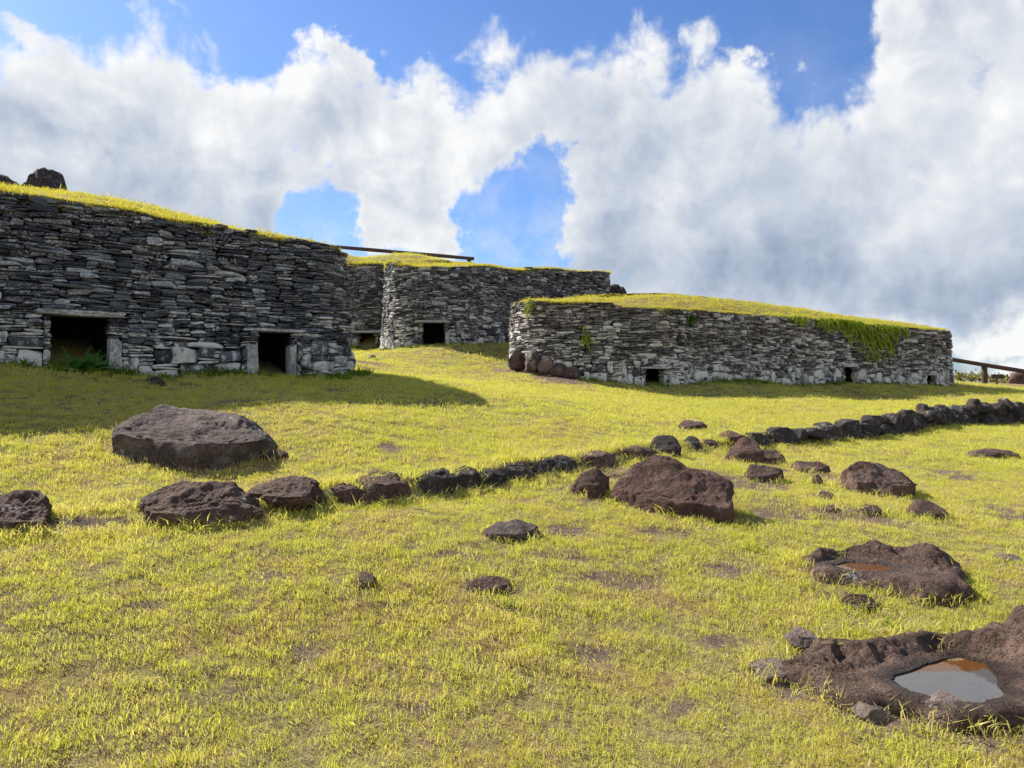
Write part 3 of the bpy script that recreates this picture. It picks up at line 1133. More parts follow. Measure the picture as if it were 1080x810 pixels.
def build_house(name, label, plan, top, mats, batter, doors, spine, rise, seed, s_range=None, roof_power=2.0, roof_den=60, **kw):
    pts, total = dense(plan, 0.02)
    n = len(pts)
    step = total / n
    ztop = top_at(top, pts)
    c = pts.mean(0)
    root = empty(name, (c[0], c[1], gz(*c)))
    tag(root, label, 'stone house', 'dry stone houses with turf roofs')
    inv = Matrix.Translation(-root.location)
    ds = []
    for (px, y0, y1, wpx, lt, jw) in doors:
        # the door stands where the sight line meets the wall front
        ray = np.array([(px - CX) / F, 1.0])
        front = [i for i in range(n)]
        cr = np.abs(pts[:, 0] - ray[0] * pts[:, 1]) + pts[:, 1] * 0.004
        i = int(np.argmin(np.where(cr < 0.25, pts[:, 1] + cr * 3, 1e9)))
        Y = pts[i, 1]
        tan = pts[(i + 3) % n] - pts[i - 3]
        tan /= np.linalg.norm(tan)
        seen = abs(tan[0] * 1.0 - ray[0] * tan[1]) / 1.0
        wid = wpx / F * Y / max(seen, .4)
        ds.append(dict(i=i, s=i * step, w=wid, top=EYE + (CY - y0) / F * Y, bot=EYE + (CY - y1) / F * Y, lt=lt, jw=jw, jh=[.62, .74, .8][len(ds) % 3]))
    s0, s1 = s_range if s_range else (0, total)
    wall, tan, nor, zb = stone_wall('wall', pts, total, ztop, s0, s1, ds, batter, seed, mats, root, **kw)
    wall.matrix_parent_inverse = inv
    for k, d in enumerate(ds):
        i = d['i']
        Tn, Nn = np.array([tan[i, 0], tan[i, 1], 0]), np.array([nor[i, 0], nor[i, 1], 0])
        bz = min(d['bot'], zb[i]) - 0.10
        c0 = np.array([pts[i, 0], pts[i, 1], 0])
        hw = d['w'] / 2
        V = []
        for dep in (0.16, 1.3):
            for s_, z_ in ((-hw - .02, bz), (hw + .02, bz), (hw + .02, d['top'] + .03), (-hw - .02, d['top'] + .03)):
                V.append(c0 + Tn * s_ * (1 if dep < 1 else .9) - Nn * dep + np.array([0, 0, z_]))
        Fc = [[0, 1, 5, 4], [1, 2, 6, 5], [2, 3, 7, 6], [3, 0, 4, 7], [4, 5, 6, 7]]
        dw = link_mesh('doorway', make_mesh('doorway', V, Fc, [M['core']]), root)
        dw.matrix_parent_inverse = inv
        ax = np.array([Tn, Nn, [0, 0, 1]])
        lin = big_stone('lintel', c0 - Nn * (.12 + batter * (d['top'] - zb[i])) + np.array([0, 0, d['top'] + d['lt'] / 2]), ax, (hw + max(d['jw']) + .07, .18, d['lt'] / 2), M['door_slab'], dw, seed + 50 + k)
        for sg, jw_ in zip((-1, 1), d['jw']):
            if jw_ <= 0:
                continue
            hz = (d['bot'] + d['jh'] * (d['top'] - d['bot']) - bz) / 2
            big_stone('jamb', c0 + Tn * sg * (hw + jw_ / 2) - Nn * (.16 + batter * .3) + np.array([0, 0, bz + hz]), ax, (jw_ / 2 * 1.12, .15, hz * 1.03), M['door_slab'], dw, seed + 70 + 3 * k + sg, 0.34, 0.3)
    V, Fc, nring = roof_mesh(pts - 0.0, ztop, spine, rise, power=roof_power)
    # follow the batter: the wall leans in towards its top
    rf = link_mesh('turf_roof', make_mesh('turf_roof', V, Fc, [M['ground']], smooth=True), root)
    add_attr(rf.data, 'soil', np.zeros(len(V)))
    rf.matrix_parent_inverse = inv
    # grass on it
    tri_a, tri_b, tri_c, tri_d = (V[Fc[:, k]] for k in range(4))
    area = np.linalg.norm(np.cross(tri_b - tri_a, tri_d - tri_a), axis=1)
    area[:nring] *= 0.8
    num = int(area.sum() * roof_den)
    pick = RNG.choice(len(Fc), num, p=area / area.sum())
    u, v = RNG.random((num, 1)), RNG.random((num, 1))
    Pp = (tri_a[pick] * (1 - u) + tri_b[pick] * u) * (1 - v) + (tri_d[pick] * (1 - u) + tri_c[pick] * u) * v
    # a fringe along the wall top
    fr = V[nring:2 * nring]
    fr = np.repeat(fr, 3, 0) + RNG.normal(0, .03, (nring * 3, 3)) * np.array([1, 1, .3])
    Pp = np.vstack([Pp, fr])
    scl = RNG.uniform(.6, 1.15, len(Pp))
    scl[num:] *= .45 + .9 * sstep(fbm(fr[:, :2] * 1.4 + 8, 3), -.3, .5)
    rg = instancer('roof_grass', TUFT_ROOF, Pp, rots(len(Pp), .2), scl, M['roof_grass'], rf)
    tag(rg, kind='stuff')
    return root, pts, nor, tan, ztop


def side_rise(h, taper=None):
    def f(q):
        r = np.full(len(q), h)
        return r if taper is None else r * taper(q)
    return f


near, n_pts, n_nor, n_tan, n_top = build_house(
    'stone_house', 'nearest dark stone house at the left with a fern in one of its two doorways', PLAN_NEAR, TOP_NEAR, [M['wall_near'], M['core']], 0.05,
    [(87, 333, 391, 62, .07, (0, .14)), (291, 350, 396, 34, .05, (.17, .09))], [(-10.8, 10.6), (-5.2, 12.9)], side_rise(.62, lambda q: .25 + .75 * sstep(q[:, 0], -3.4, -6.5)), 21, roof_power=1.5)
right, r_pts, r_nor, r_tan, r_top = build_house(
    'stone_house', 'long stone house on the right with green creeper hanging over its wall', PLAN_RIGHT, TOP_RIGHT, [M['wall_right'], M['core']], 0.06,
    [(692, 389, 408, 20, .05, (.05, .07)), (898, 387, 404, 13, .07, (0, 0)), (984, 396, 408, 8, .06, (0, 0))], [(2.1, 19.3), (12.6, 25.3)],
    side_rise(.60, lambda q: (.25 + .75 * sstep(q[:, 0], .2, 4.5)) * (1.05 - .5 * sstep(q[:, 0], 5, 14))), 22, roof_power=1.6, trange=(.026, .08), big_base=.30)
mid, m_pts, m_nor, m_tan, m_top = build_house(
    'stone_house', 'middle stone house set back with one square doorway and a log rail behind it', PLAN_MID, TOP_MID, [M['wall_mid'], M['core']], 0.05,
    [(457, 340, 364, 26, .06, (0, .12))], [(-2.2, 25.6), (1.4, 27.0)], side_rise(.52, lambda q: sstep(q[:, 0], 4.2, -2.5)), 23, roof_power=1.35, trange=(.03, .09))
far, f_pts, f_nor, f_tan, f_top = build_house(
    'stone_house', 'stone house mostly hidden behind the nearest house, one low doorway showing', PLAN_FAR, TOP_FAR, [M['wall_mid'], M['core']], 0.04,
    [(386, 351, 366, 20, .08, (.16, 0))], [(-10.8, 28.9), (-6.8, 27.7)], side_rise(.72), 24, roof_power=1.4, trange=(.03, .09))


# ------------------------------------------------------------------ rocks
def ico(sub):
    bm = bmesh.new()
    bmesh.ops.create_icosphere(bm, subdivisions=sub, radius=1.0)
    V = np.array([v.co[:] for v in bm.verts])
    Fc = np.array([[v.index for v in f.verts] for f in bm.faces])
    bm.free()
    return V, Fc


ICO = {s: ico(s) for s in (3, 4, 5, 6)}


def rock_shape(sub, dims, seed, facets=9, rough=0.10, profile=None, dents=(), fine=1.0, boxy=0.0, flat=0.75, ramp=1.0):
    """dims: half width, half depth, height above its middle plane; u runs with +x"""
    rr = np.random.default_rng(seed)
    V, Fc = ICO[sub]
    q = V.copy()
    if boxy:
        q = np.sign(q) * np.abs(q) ** (1 - boxy)
        q /= np.maximum(1, np.abs(q).max())
    # broken faces
    for _ in range(facets):
        nrm = rr.normal(size=3)
        nrm[2] = abs(nrm[2]) * .8
        nrm /= np.linalg.norm(nrm)
        lim = rr.uniform(.62, .86)
        d = q @ nrm
        q -= np.outer(np.maximum(d - lim, 0) * .92, nrm)
    q /= np.abs(q).max(0)
    o = rr.random(3) * 70
    u = q[:, 0].copy()
    big = fbm(q * 1.6 + o, 3)
    q = q * (1 + rough * 1.4 * big)[:, None]
    tilt = rr.normal(0, .12, 2)
    pu, ph = zip(*(profile or [(-1, rr.uniform(.5, .8)), (-.6, rr.uniform(.8, 1)), (-.1, 1), (.4, rr.uniform(.85, 1)), (.75, rr.uniform(.65, .95)), (1, rr.uniform(.4, .7))]))
    if flat > 0:
        zt = np.interp(u, pu, ph) + tilt[1] * q[:, 1] + (0 if profile else tilt[0] * u) + .16 * fbm(q[:, :2] * 2.6 + o[:2], 4)
        zt = zt * (ramp + (1 - ramp) * sstep(q[:, 1] / max(np.abs(q[:, 1]).max(), 1e-3), -.9, .55))
        zz = q[:, 2] / max(q[:, 2].max(), 1e-3) * (1 + flat)
        k_ = .10
        hh_ = np.clip(.5 + .5 * (zt - zz) / k_, 0, 1)
        zm_ = zt * (1 - hh_) + zz * hh_ - k_ * hh_ * (1 - hh_)
        q[:, 2] = np.where(q[:, 2] > 0, np.maximum(zm_, 0), q[:, 2])
    q = q * np.asarray(dims)
    s = max(dims)
    nr = V / np.linalg.norm(V, axis=1)[:, None]
    rid = fbm(q / s * 3.2 + o, 5, ridged=True)
    det = fbm(q * 26 + o, 4)
    rid2 = fbm(q / s * 8.5 + o + 9, 5, ridged=True)
    q = q + nr * (rough * s * (.36 * (rid - .2) + .24 * rid2))[:, None] * fine + nr * (0.012 * det * min(1, s * 2))[:, None] * fine
    for (x, y, rx, ry, dz) in dents:
        d = np.hypot((q[:, 0] - x) / rx, (q[:, 1] - y) / ry) + .18 * fbm(q[:, :2] * 9 + o[:2], 3)
        q[:, 2] -= np.where(q[:, 2] > -.02, dz * sstep(d, 1.1, .55), 0)
    return q, Fc


def rock(name, label, px0, px1, ytop, ybase, mat, seed, depth=0.75, cat='rock', group=None, sub=5, facets=9, rough=.10, profile=None, rot=0.0, dents=(), smooth=True, boxy=0.16, minh=.04, fine=1.0, flat=.35, ramp=.34, front=False):
    pc = (px0 + px1) / 2
    f = hit(pc, ybase)
    hw = (px1 - px0) / 2 / F * f[1]
    hd = hw * depth
    c = np.array([pc - CX, 0, 0])
    cy_ = f[1] + hd * 0.75
    hw = (px1 - px0) / 2 / F * cy_
    cx_ = (pc - CX) / F * cy_
    g = gz(cx_, cy_)
    if front:
        cy_ = f[1] + hd * .75
        cx_ = (pc - CX) / F * cy_
        g = f[2] - .02
    ztop = EYE + (CY - ytop) / F * cy_
    h = max(ztop - g, minh)
    q, Fc = rock_shape(sub, (hw, hd, h), seed, facets, rough, profile, dents, fine, boxy, flat, ramp)
    if rot:
        ca, sa = math.cos(rot), math.sin(rot)
        q = np.column_stack([q[:, 0] * ca - q[:, 1] * sa, q[:, 0] * sa + q[:, 1] * ca, q[:, 2]])
    # height exactly as seen
    q[:, 2] *= np.where(q[:, 2] > 0, h / max(q[:, 2].max(), 1e-3), 1)
    q[:, 2] = np.where(q[:, 2] < 0, np.maximum(q[:, 2], -.25 - .3 * h), q[:, 2])
    q[:, 0] *= hw / (np.abs(q[:, 0]).max())
    o = link_mesh(name, make_mesh(name, q, Fc, [M[mat]], smooth=smooth), loc=(cx_, cy_, g))
    tag(o, label, cat, group)
    ROCK_FP.append((cx_, cy_, hw * .93, hd * .93))
    return o


ROCK_FP = []
rock('boulder', 'large flat-topped grey brown boulder lying on the lawn below the nearest house', 104, 292, 427, 492, 'rock_grey', 101, .75, 'boulder', sub=6, rough=.11, flat=.9, ramp=.36, boxy=.25,
     profile=[(-1, .30), (-.88, .62), (-.72, .95), (-.58, 1.0), (-.2, .86), (.2, .76), (.5, .72), (.75, .62), (1, .4)], facets=12)
EMB = 'rocks half sunk along the terrace edge'
rock('rock', 'low brown rock half sunk in grass at the left edge of the photo', -45, 72, 518, 563, 'rock_brown', 102, .75, group=EMB, rough=.14, sub=6, boxy=0, flat=.25, ramp=.16)
rock('rock', 'wide low brown rock sunk in the lawn just below the largest boulder', 122, 280, 508, 553, 'rock_brown', 103, .55, group=EMB, rough=.13, sub=6, boxy=0, flat=.3, ramp=.12)
rock('rock', 'rounded brown earthy rock right of the wide low rock below the boulder', 262, 356, 503, 544, 'rock_brown', 104, .75, group=EMB, rough=.14, sub=6, boxy=0, flat=.3, ramp=.16)
KG = 'kerb stones along the terrace edge'
def kerb(label, a, b, yt, yb, mat, seed):
    rock('kerb_stone', label, a - 12, b + 13, yt + 1, yb, mat, seed, .8, 'kerb stone', KG, 5, boxy=.5, rough=.14, facets=14, flat=1.2, ramp=.8, front=True)


kerb('longest kerb stone of the terrace edge, flat brown top and dark front', 374, 434, 497, 531, 'rock_brown', 105)
kerb('dark lichen-spotted kerb stone touching the right end of the longest one', 428, 478, 493, 527, 'rock_dark', 106)
kerb('squat dark kerb stone with a step down to its right, between two lower ones', 474, 504, 491, 518, 'rock_dark', 107)
kerb('low dark kerb stone a little left of the middle of the terrace edge', 500, 532, 490, 514, 'rock_dark', 108)
kerb('small dark upright kerb stone below the shaded lawn, in the middle of the row', 528, 556, 487, 510, 'rock_dark', 109)
kerb('small dark kerb stone second to the left from the earth-topped one', 552, 580, 482, 504, 'rock_dark', 137)
kerb('narrow dark kerb stone touching the left of the earth-topped one', 576, 600, 479, 499, 'rock_dark', 138)
kerb('low brown kerb stone topped with earth above the straw patch', 596, 640, 475, 493, 'rock_brown', 110)
kerb('low brown kerb stone directly behind the red boulder', 636, 686, 469, 486, 'rock_brown', 139)
kerb('small brown earthy kerb stone at the left of the longest one', 346, 378, 508, 536, 'rock_brown', 143)
rock('rock', 'brown rock in the straw against the left side of the red boulder', 600, 645, 494, 523, 'rock_brown', 111, .7, sub=4)
rock('boulder', 'reddish brown tilted boulder in the middle of the lawn casting shade to its right', 642, 774, 482, 541, 'rock_red', 112, .50, 'boulder', rot=-.42, sub=6, rough=.09, boxy=.36, facets=9, flat=1.1, ramp=.36,
     profile=[(-1, .6), (-.8, .9), (-.5, 1.0), (-.1, .98), (.25, .80), (.65, .60), (.9, .48), (1, .35)])
rock('kerb_stone', 'round dark kerb stone behind the red boulder on the terrace edge', 682, 719, 459, 482, 'rock_dark', 113, .8, 'kerb stone', KG, 4)
rock('kerb_stone', 'left of two small lichened kerb stones right of the round dark one', 717, 741, 460, 475, 'rock_dark', 114, .8, 'kerb stone', KG, 4)
rock('kerb_stone', 'lower right of two small lichened kerb stones right of the round dark one', 738, 757, 463, 474, 'rock_dark', 115, .8, 'kerb stone', KG, 4)
rock('kerb_stone', 'red brown rounded kerb stone at the left end of the low terrace wall', 754, 788, 454, 472, 'rock_red', 116, .8, 'kerb stone', KG, 4)
rock('rock', 'peaked brown rock in front of the left end of the low terrace wall', 763, 808, 461, 487, 'rock_red', 117, .7, sub=4)
rock('rock', 'dark low rock touching the right side of the peaked brown rock', 795, 828, 474, 488, 'rock_brown', 118, .7, sub=4)
rock('rock', 'low dark rock alone on the upper lawn above the terrace edge', 712, 746, 443, 454, 'rock_brown', 119, .7, sub=4)
rock('rock', 'flat brown rock below the peaked rock at the terrace wall end', 779, 830, 490, 508, 'rock_brown', 120, .7, sub=4)
rock('rock', 'low brown mound of rock left of the dark domed rock', 829, 880, 486, 499, 'rock_brown', 121, .6, sub=4)
rock('rock', 'dark domed rock rising from the lawn below the terrace wall', 874, 962, 487, 522, 'rock_brown', 122, .7, rough=.10, sub=6, flat=.25)
rock('rock', 'oval flat brown rock in the lawn right of the domed rock', 952, 1004, 528, 549, 'rock_brown', 123, .75, sub=4)
rock('rock', 'thin flat brown rock outcrop near the right edge below the terrace wall', 1013, 1080, 473, 483, 'rock_brown', 124, .5, sub=4, rough=.14)
rock('rock', 'small brown stone on the lawn just left of the domed rock', 854, 869, 500, 513, 'rock_brown', 125, .8, sub=3, cat='stone')
rock('rock', 'small dark stone in the lawn below the domed rock', 861, 881, 518, 528, 'rock_brown', 126, .8, sub=3, cat='stone')
rock('rock', 'small flat stone sunk in the lawn under the small dark stone', 866, 886, 533, 541, 'rock_brown', 127, .8, sub=3, cat='stone')
rock('rock', 'small flat brown stone between the oval flat rock and the sunk stone', 902, 932, 532, 543, 'rock_brown', 128, .7, sub=3, cat='stone')
rock('rock', 'grey brown stone alone on the lawn in the centre foreground', 510, 573, 550, 573, 'rock_grey', 129, .7, sub=5, cat='stone')
rock('rock', 'small flat stone in the lawn, left of the muddy brown one', 370, 399, 604, 624, 'rock_brown', 130, .9, sub=4, cat='stone', minh=.03)
rock('rock', 'flat muddy brown stone flush with the lawn in the foreground', 490, 543, 609, 628, 'rock_brown', 131, .7, sub=4, cat='stone', minh=.025)
rock('rock', 'low brown rock sunk in the grass between the two rocks with puddles', 884, 934, 627, 643, 'rock_brown', 132, .6, sub=4)
rock('rock', 'small dark stone in the shade in front of the nearest house', 148, 176, 397, 407, 'rock_dark', 133, .7, sub=3, cat='stone')
rock('rock', 'small dark stone in the shaded grass before the middle house', 387, 397, 374, 379, 'rock_dark', 134, .8, sub=3, cat='stone')
rock('rock', 'flat dark stone right of the largest boulder in its shade', 270, 310, 474, 487, 'rock_brown', 135, .6, sub=3, cat='stone', minh=.03)
rock('rock', 'small stone poking from the grass near the lower right rock pool', 1045, 1082, 584, 594, 'rock_slab', 136, .6, sub=3, cat='stone', minh=.02)

# rocks on the hill behind the houses
def rock_at(name, label, px0, px1, ytop, Y, mat, seed, cat='rock', sub=5, hgt=1.2, rough=.12, profile=None, depth=.8):
    hw = (px1 - px0) / 2 / F * Y
    x = ((px0 + px1) / 2 - CX) / F * Y
    zt = EYE + (CY - ytop) / F * Y
    q, Fc = rock_shape(sub, (hw, hw * depth, hgt), seed, 11, rough, profile)
    q[:, 2] *= hgt / q[:, 2].max()
    o = link_mesh(name, make_mesh(name, q, Fc, [M[mat]], smooth=True), loc=(x, Y, zt - hgt))
    return tag(o, label, cat)


rock_at('rock_outcrop', 'dark jagged rock outcrop on the hill behind the roof of the nearest house', 20, 76, 176, 17.5, 'rock_dark', 140, 'outcrop', hgt=1.4, profile=[(-1, .5), (-.5, .85), (0, 1), (.4, .9), (1, .4)])
rock_at('rock_outcrop', 'grassy dark rock outcrop cut by the left edge behind the nearest roof', -70, 30, 177, 18.5, 'rock_dark', 141, 'outcrop', hgt=1.5)
rock_at('rock', 'dark rounded rock behind the right end of the middle house', 640, 668, 300, 27.0, 'rock_dark', 142, hgt=1.6, sub=4)

# ------------------------------------------------------------------ low terrace wall at the right
def terrace_wall():
    rr = np.random.default_rng(77)
    px0 = 788
    seg = np.hypot(*np.diff(row_xy, axis=0).T)
    S = np.concatenate([[0], np.cumsum(seg)])
    s_of = lambda p: np.interp(p, [r[0] for r in ROW], S)
    s, s_end = s_of(786), S[-1]
    Vs, Fs, off = [], [], 0
    origin = None
    V0, F0 = ICO[4]
    while s < s_end - .3:
        x, y = np.interp(s, S, row_xy[:, 0]), np.interp(s, S, row_xy[:, 1])
        ax, ay = np.interp(s + .1, S, row_xy[:, 0]) - x, np.interp(s + .1, S, row_xy[:, 1]) - y
        l = math.hypot(ax, ay)
        ax, ay = ax / l, ay / l
        h = np.interp(s, S, row_h) * 1.28 + .05
        L = float(np.clip(rr.lognormal(math.log(.28), .45), .11, .62))
        h = h * rr.uniform(.82, 1.10)
        double = h > .24 and rr.random() < .6
        parts = [(0, h * .55), (h * .5, h)] if double else [(0, h)]
        for (za, zb_) in parts:
            q, Fc = rock_shape(4, (L / 2 * 1.12, rr.uniform(.14, .22), (zb_ - za) / 2 * 1.18), int(rr.integers(9999)), 9, .13, boxy=.25, flat=.3)
            tl = rr.normal(0, .16)
            q = np.column_stack([q[:, 0] * math.cos(tl) - q[:, 2] * math.sin(tl), q[:, 1], q[:, 0] * math.sin(tl) + q[:, 2] * math.cos(tl)])
            mx, my = x + ax * L / 2, y + ay * L / 2
            low = gz(mx + ay * .22, my - ax * .22)
            jx = rr.normal(0, .055)
            Wd = np.column_stack([mx + q[:, 0] * ax + (q[:, 1] + jx) * ay * -1, my + q[:, 0] * ay + (q[:, 1] + jx) * ax, low + (za + zb_) / 2 * rr.uniform(.9, 1.08) + q[:, 2] - .015])
            Vs.append(Wd)
            Fs.append(Fc + off)
            off += len(Wd)
        s += L * .84
    V = np.vstack(Vs)
    c = V.mean(0)
    o = link_mesh('terrace_wall', make_mesh('terrace_wall', V - c, np.vstack(Fs), [M['rock_dark']], smooth=True), loc=c)
    tag(o, 'low wall of dark lichened stones curving across the lawn to the right edge', 'low wall')


terrace_wall()

# ------------------------------------------------------------------ rocks with rain pools, worn as height fields
def poly_dist(poly, xy):
    d = np.full(len(xy), 1e9)
    for i in range(len(poly)):
        a, b = poly[i], poly[(i + 1) % len(poly)]
        ab = b - a
        t = np.clip(((xy - a) @ ab) / (ab @ ab), 0, 1)
        d = np.minimum(d, np.hypot(*(xy - a - t[:, None] * ab).T))
    return np.where(inside(poly, xy), d, -d)


def height_rock(name, label, cat, poly_px, plate_fn, pool_px, pool_lift, water, water_label, holes, mat, st=.011, rag=.08, rough=1.0, edge=.14):
    poly = np.array([hit(a, b)[:2] for a, b in poly_px])
    pp = np.array(pool_px, float)
    pc = hit(pp[:, 0].mean(), pp[:, 1].mean())
    zw = pc[2] + pool_lift
    pool = np.array([((px - CX) / F * ((EYE - zw) * F / (py - CY)), (EYE - zw) * F / (py - CY)) for px, py in pool_px])
    lo, hi = poly.min(0) - .2, poly.max(0) + .2
    xs, ys = np.arange(lo[0], hi[0], st), np.arange(lo[1], hi[1], st)
    X, Y = np.meshgrid(xs, ys)
    xy = np.column_stack([X.ravel(), Y.ravel()])
    wv_ = np.column_stack([fbm(xy * 5 + 3, 2), fbm(xy * 5 + 43, 2)]) * .07
    d = poly_dist(poly, xy + wv_) + rag * fbm(xy * 4 + 9, 2)
    g = ground(xy, False)
    dp = -poly_dist(pool, xy + .4 * wv_) + .012 * fbm(xy * 14 + 2, 3)
    h = plate_fn(xy, poly, dp)
    ins = sstep(d, -.01, edge)
    h = h * sstep(d, -.06, edge) - .10 * sstep(d, .01, -.10)
    h = h + ins * rough * (.020 * fbm(xy * 4.2 + 60, 6, ridged=True) + .020 * fbm(xy * 11 + 4, 5, ridged=True) + .018 * fbm(xy * 34, 4, ridged=True))
    for (hx, hy, hr, hd_) in holes:
        c = hit(hx, hy)
        h -= hd_ * sstep(np.hypot((xy[:, 0] - c[0]), (xy[:, 1] - c[1]) * .6) + .02 * fbm(xy * 18, 3), hr * 1.4, hr * .5)
    z = g + h
    zb_ = zw - .03 + .02 * fbm(xy * 11 + 7, 3)
    k = sstep(dp, .0, .20)
    z = zb_ * (1 - k) + z * k
    keep_ = sstep(d, -.10, .05)
    z = np.where(dp > 0, z + keep_ * np.maximum(zw + .006 + .15 * np.minimum(dp, .08) - z, 0), z)
    z = np.where(dp <= 0, np.minimum(z, zw + .004 - .05 * sstep(-dp, 0, .06)), z)
    n1, n2 = len(xs), len(ys)
    ii = np.arange(n1 * n2).reshape(n2, n1)
    Fc = np.column_stack([ii[:-1, :-1].ravel(), ii[:-1, 1:].ravel(), ii[1:, 1:].ravel(), ii[1:, :-1].ravel()])
    Fc = Fc[(d[Fc] > -.10).all(1)]
    used = np.unique(Fc)
    mp = np.zeros(len(xy), int)
    mp[used] = np.arange(len(used))
    V = np.column_stack([xy, z])[used]
    c = V.mean(0)
    nv = len(V)
    Fm = mp[Fc]
    edges = {}
    for f in Fm:
        for a, b in ((f[0], f[1]), (f[1], f[2]), (f[2], f[3]), (f[3], f[0])):
            if (b, a) in edges:
                del edges[(b, a)]
            else:
                edges[(a, b)] = 1
    low = V.copy()
    low[:, 2] -= .3
    sk = np.array([[b, a, a + nv, b + nv] for a, b in edges])
    me = make_mesh(name, np.vstack([V, low]) - c, np.vstack([Fm, sk]), [mat], smooth=True)
    wt = sstep(dp[used], .13, .02) * sstep(z[used] - zw, .10, .02)
    add_attr(me, 'wet', np.concatenate([wt, wt * 0]))
    bm = bmesh.new()
    bm.from_mesh(me)
    bmesh.ops.delete(bm, geom=[v for v in bm.verts if not v.link_faces], context='VERTS')
    bm.to_mesh(me)
    bm.free()
    tag(link_mesh(name, me, loc=c), label, cat)
    pm = pool.mean(0)
    big = pm + (pool - pm) * 1.1
    n = len(big)
    W = [(pm[0], pm[1], zw)] + [(p[0], p[1], zw) for p in big]
    tag(link_mesh('puddle', make_mesh('puddle', W, [[0, 1 + i, 1 + (i + 1) % n] for i in range(n)], [water(pool)])), water_label, 'puddle')
    OUT_POLY.append(poly)


OUT_POLY = []
M['rock_pool'] = rock_mat('rock_pool', (.026, .017, .013), (.098, .062, .047), (.21, .145, .11), (0.80, 0.88), scale=1.3)


def corner_plate(xy, poly, dp):
    right_up = sstep(xy[:, 0], 1.5, 2.7)
    back = sstep(xy[:, 1], 3.55, 4.2)
    return .05 + .05 * back * (.5 + right_up) + .11 * right_up * sstep(dp, .02, .30)


height_rock('rock_outcrop', 'broad brown rock outcrop in the lower right corner holding a rain pool', 'outcrop',
            [(806, 708), (838, 694), (862, 684), (900, 678), (950, 674), (1000, 676), (1050, 674), (1110, 668), (1230, 670), (1300, 710), (1240, 785), (1110, 774), (1060, 768), (1010, 767), (960, 759),
             (915, 752), (870, 742), (845, 724), (812, 718)], corner_plate,
            [(938, 718), (955, 708), (975, 700), (1010, 695), (1040, 701), (1048, 714), (1054, 732), (1038, 741), (1000, 740), (965, 730)], .022,
            lambda pool: water_mat('pool_water', (.07, .07, .07), (.12, .048, .012), pool[:, 1].min() + .62 * np.ptp(pool[:, 1]) - .10 * 2.0, .03),
            'grey rain pool reflecting the sky with a rusty brown back rim',
            [(1018, 672, .035, .12), (1060, 690, .03, .06), (1049, 662, .018, .07), (985, 690, .02, .04), (930, 700, .05, .05), (890, 705, .04, .05)], M['rock_pool'])


def basin_plate(xy, poly, dp):
    c = poly.mean(0)
    px = CX + F * xy[:, 0] / xy[:, 1]
    back = sstep(xy[:, 1], c[1] - .15, c[1] + .25)
    rt = sstep(px, 945, 985)
    return .035 + .06 * back * (.75 + .25 * np.sin(px * .09)) + .05 * rt


height_rock('rock_basin', 'long pitted brown rock with a rusty shallow puddle in its hollow', 'rock',
            [(838, 592), (852, 585), (885, 586), (920, 584), (955, 588), (990, 596), (1014, 604), (1022, 618), (1020, 630), (1004, 639), (975, 636), (945, 626), (915, 618), (890, 612), (862, 608), (845, 600)],
            basin_plate, [(878, 597), (896, 594), (925, 596), (944, 600), (936, 604), (914, 604), (890, 601)], .03,
            lambda pool: water_mat('rusty_puddle', (.07, .035, .02), (.13, .055, .025), -50, .05, .08), 'small rust orange puddle in the hollow of the long pitted rock',
            [(990, 612, .03, .03)], M['rock_brown'], st=.012, rag=.05, rough=.8, edge=.09)


def slab(label, px0, px1, y0, y1, mat, seed, rotz, tilt=(0, 0), th=.03, lift=.01):
    c = hit((px0 + px1) / 2, (y0 + y1) / 2)
    hw = (px1 - px0) / 2 / F * c[1]
    a, b = hit((px0 + px1) / 2, y0), hit((px0 + px1) / 2, y1)
    hd = max(.05, np.hypot(*(a - b)[:2]) / 2)
    q, Fc = rock_shape(4, (hw, hd, th), seed, 10, .07, boxy=.45)
    m = (Matrix.Rotation(rotz, 3, 'Z') @ Matrix.Rotation(tilt[0], 3, 'X') @ Matrix.Rotation(tilt[1], 3, 'Y'))
    q = q @ np.array(m).T
    o = link_mesh('flat_stone', make_mesh('flat_stone', q, Fc, [M[mat]], smooth=False), loc=(c[0], c[1], c[2] + lift))
    tag(o, label, 'flat stone', 'flat stones around the corner outcrop')


slab('flat grey stone on the back left rim of the corner outcrop', 828, 864, 674, 692, 'rock_slab', 171, .2, (.2, .1), .03, .05)
slab('flat grey brown stone at the left tip of the corner outcrop', 790, 842, 700, 722, 'rock_slab', 172, -.2, (.1, 0), .025, .02)
slab('pale flat stone in the grass in front of the rain pool outcrop', 892, 936, 738, 766, 'rock_slab', 173, .1, (.15, .1), .03, .02)
slab('tilted brown stone on the front edge of the rain pool', 980, 1036, 750, 772, 'rock_slab', 174, -.5, (.1, .3), .028, .045)
slab('long pale flat stone in front of the rain pool near the right edge', 1022, 1076, 752, 768, 'rock_slab', 175, .0, (.1, .0), .025, .03)

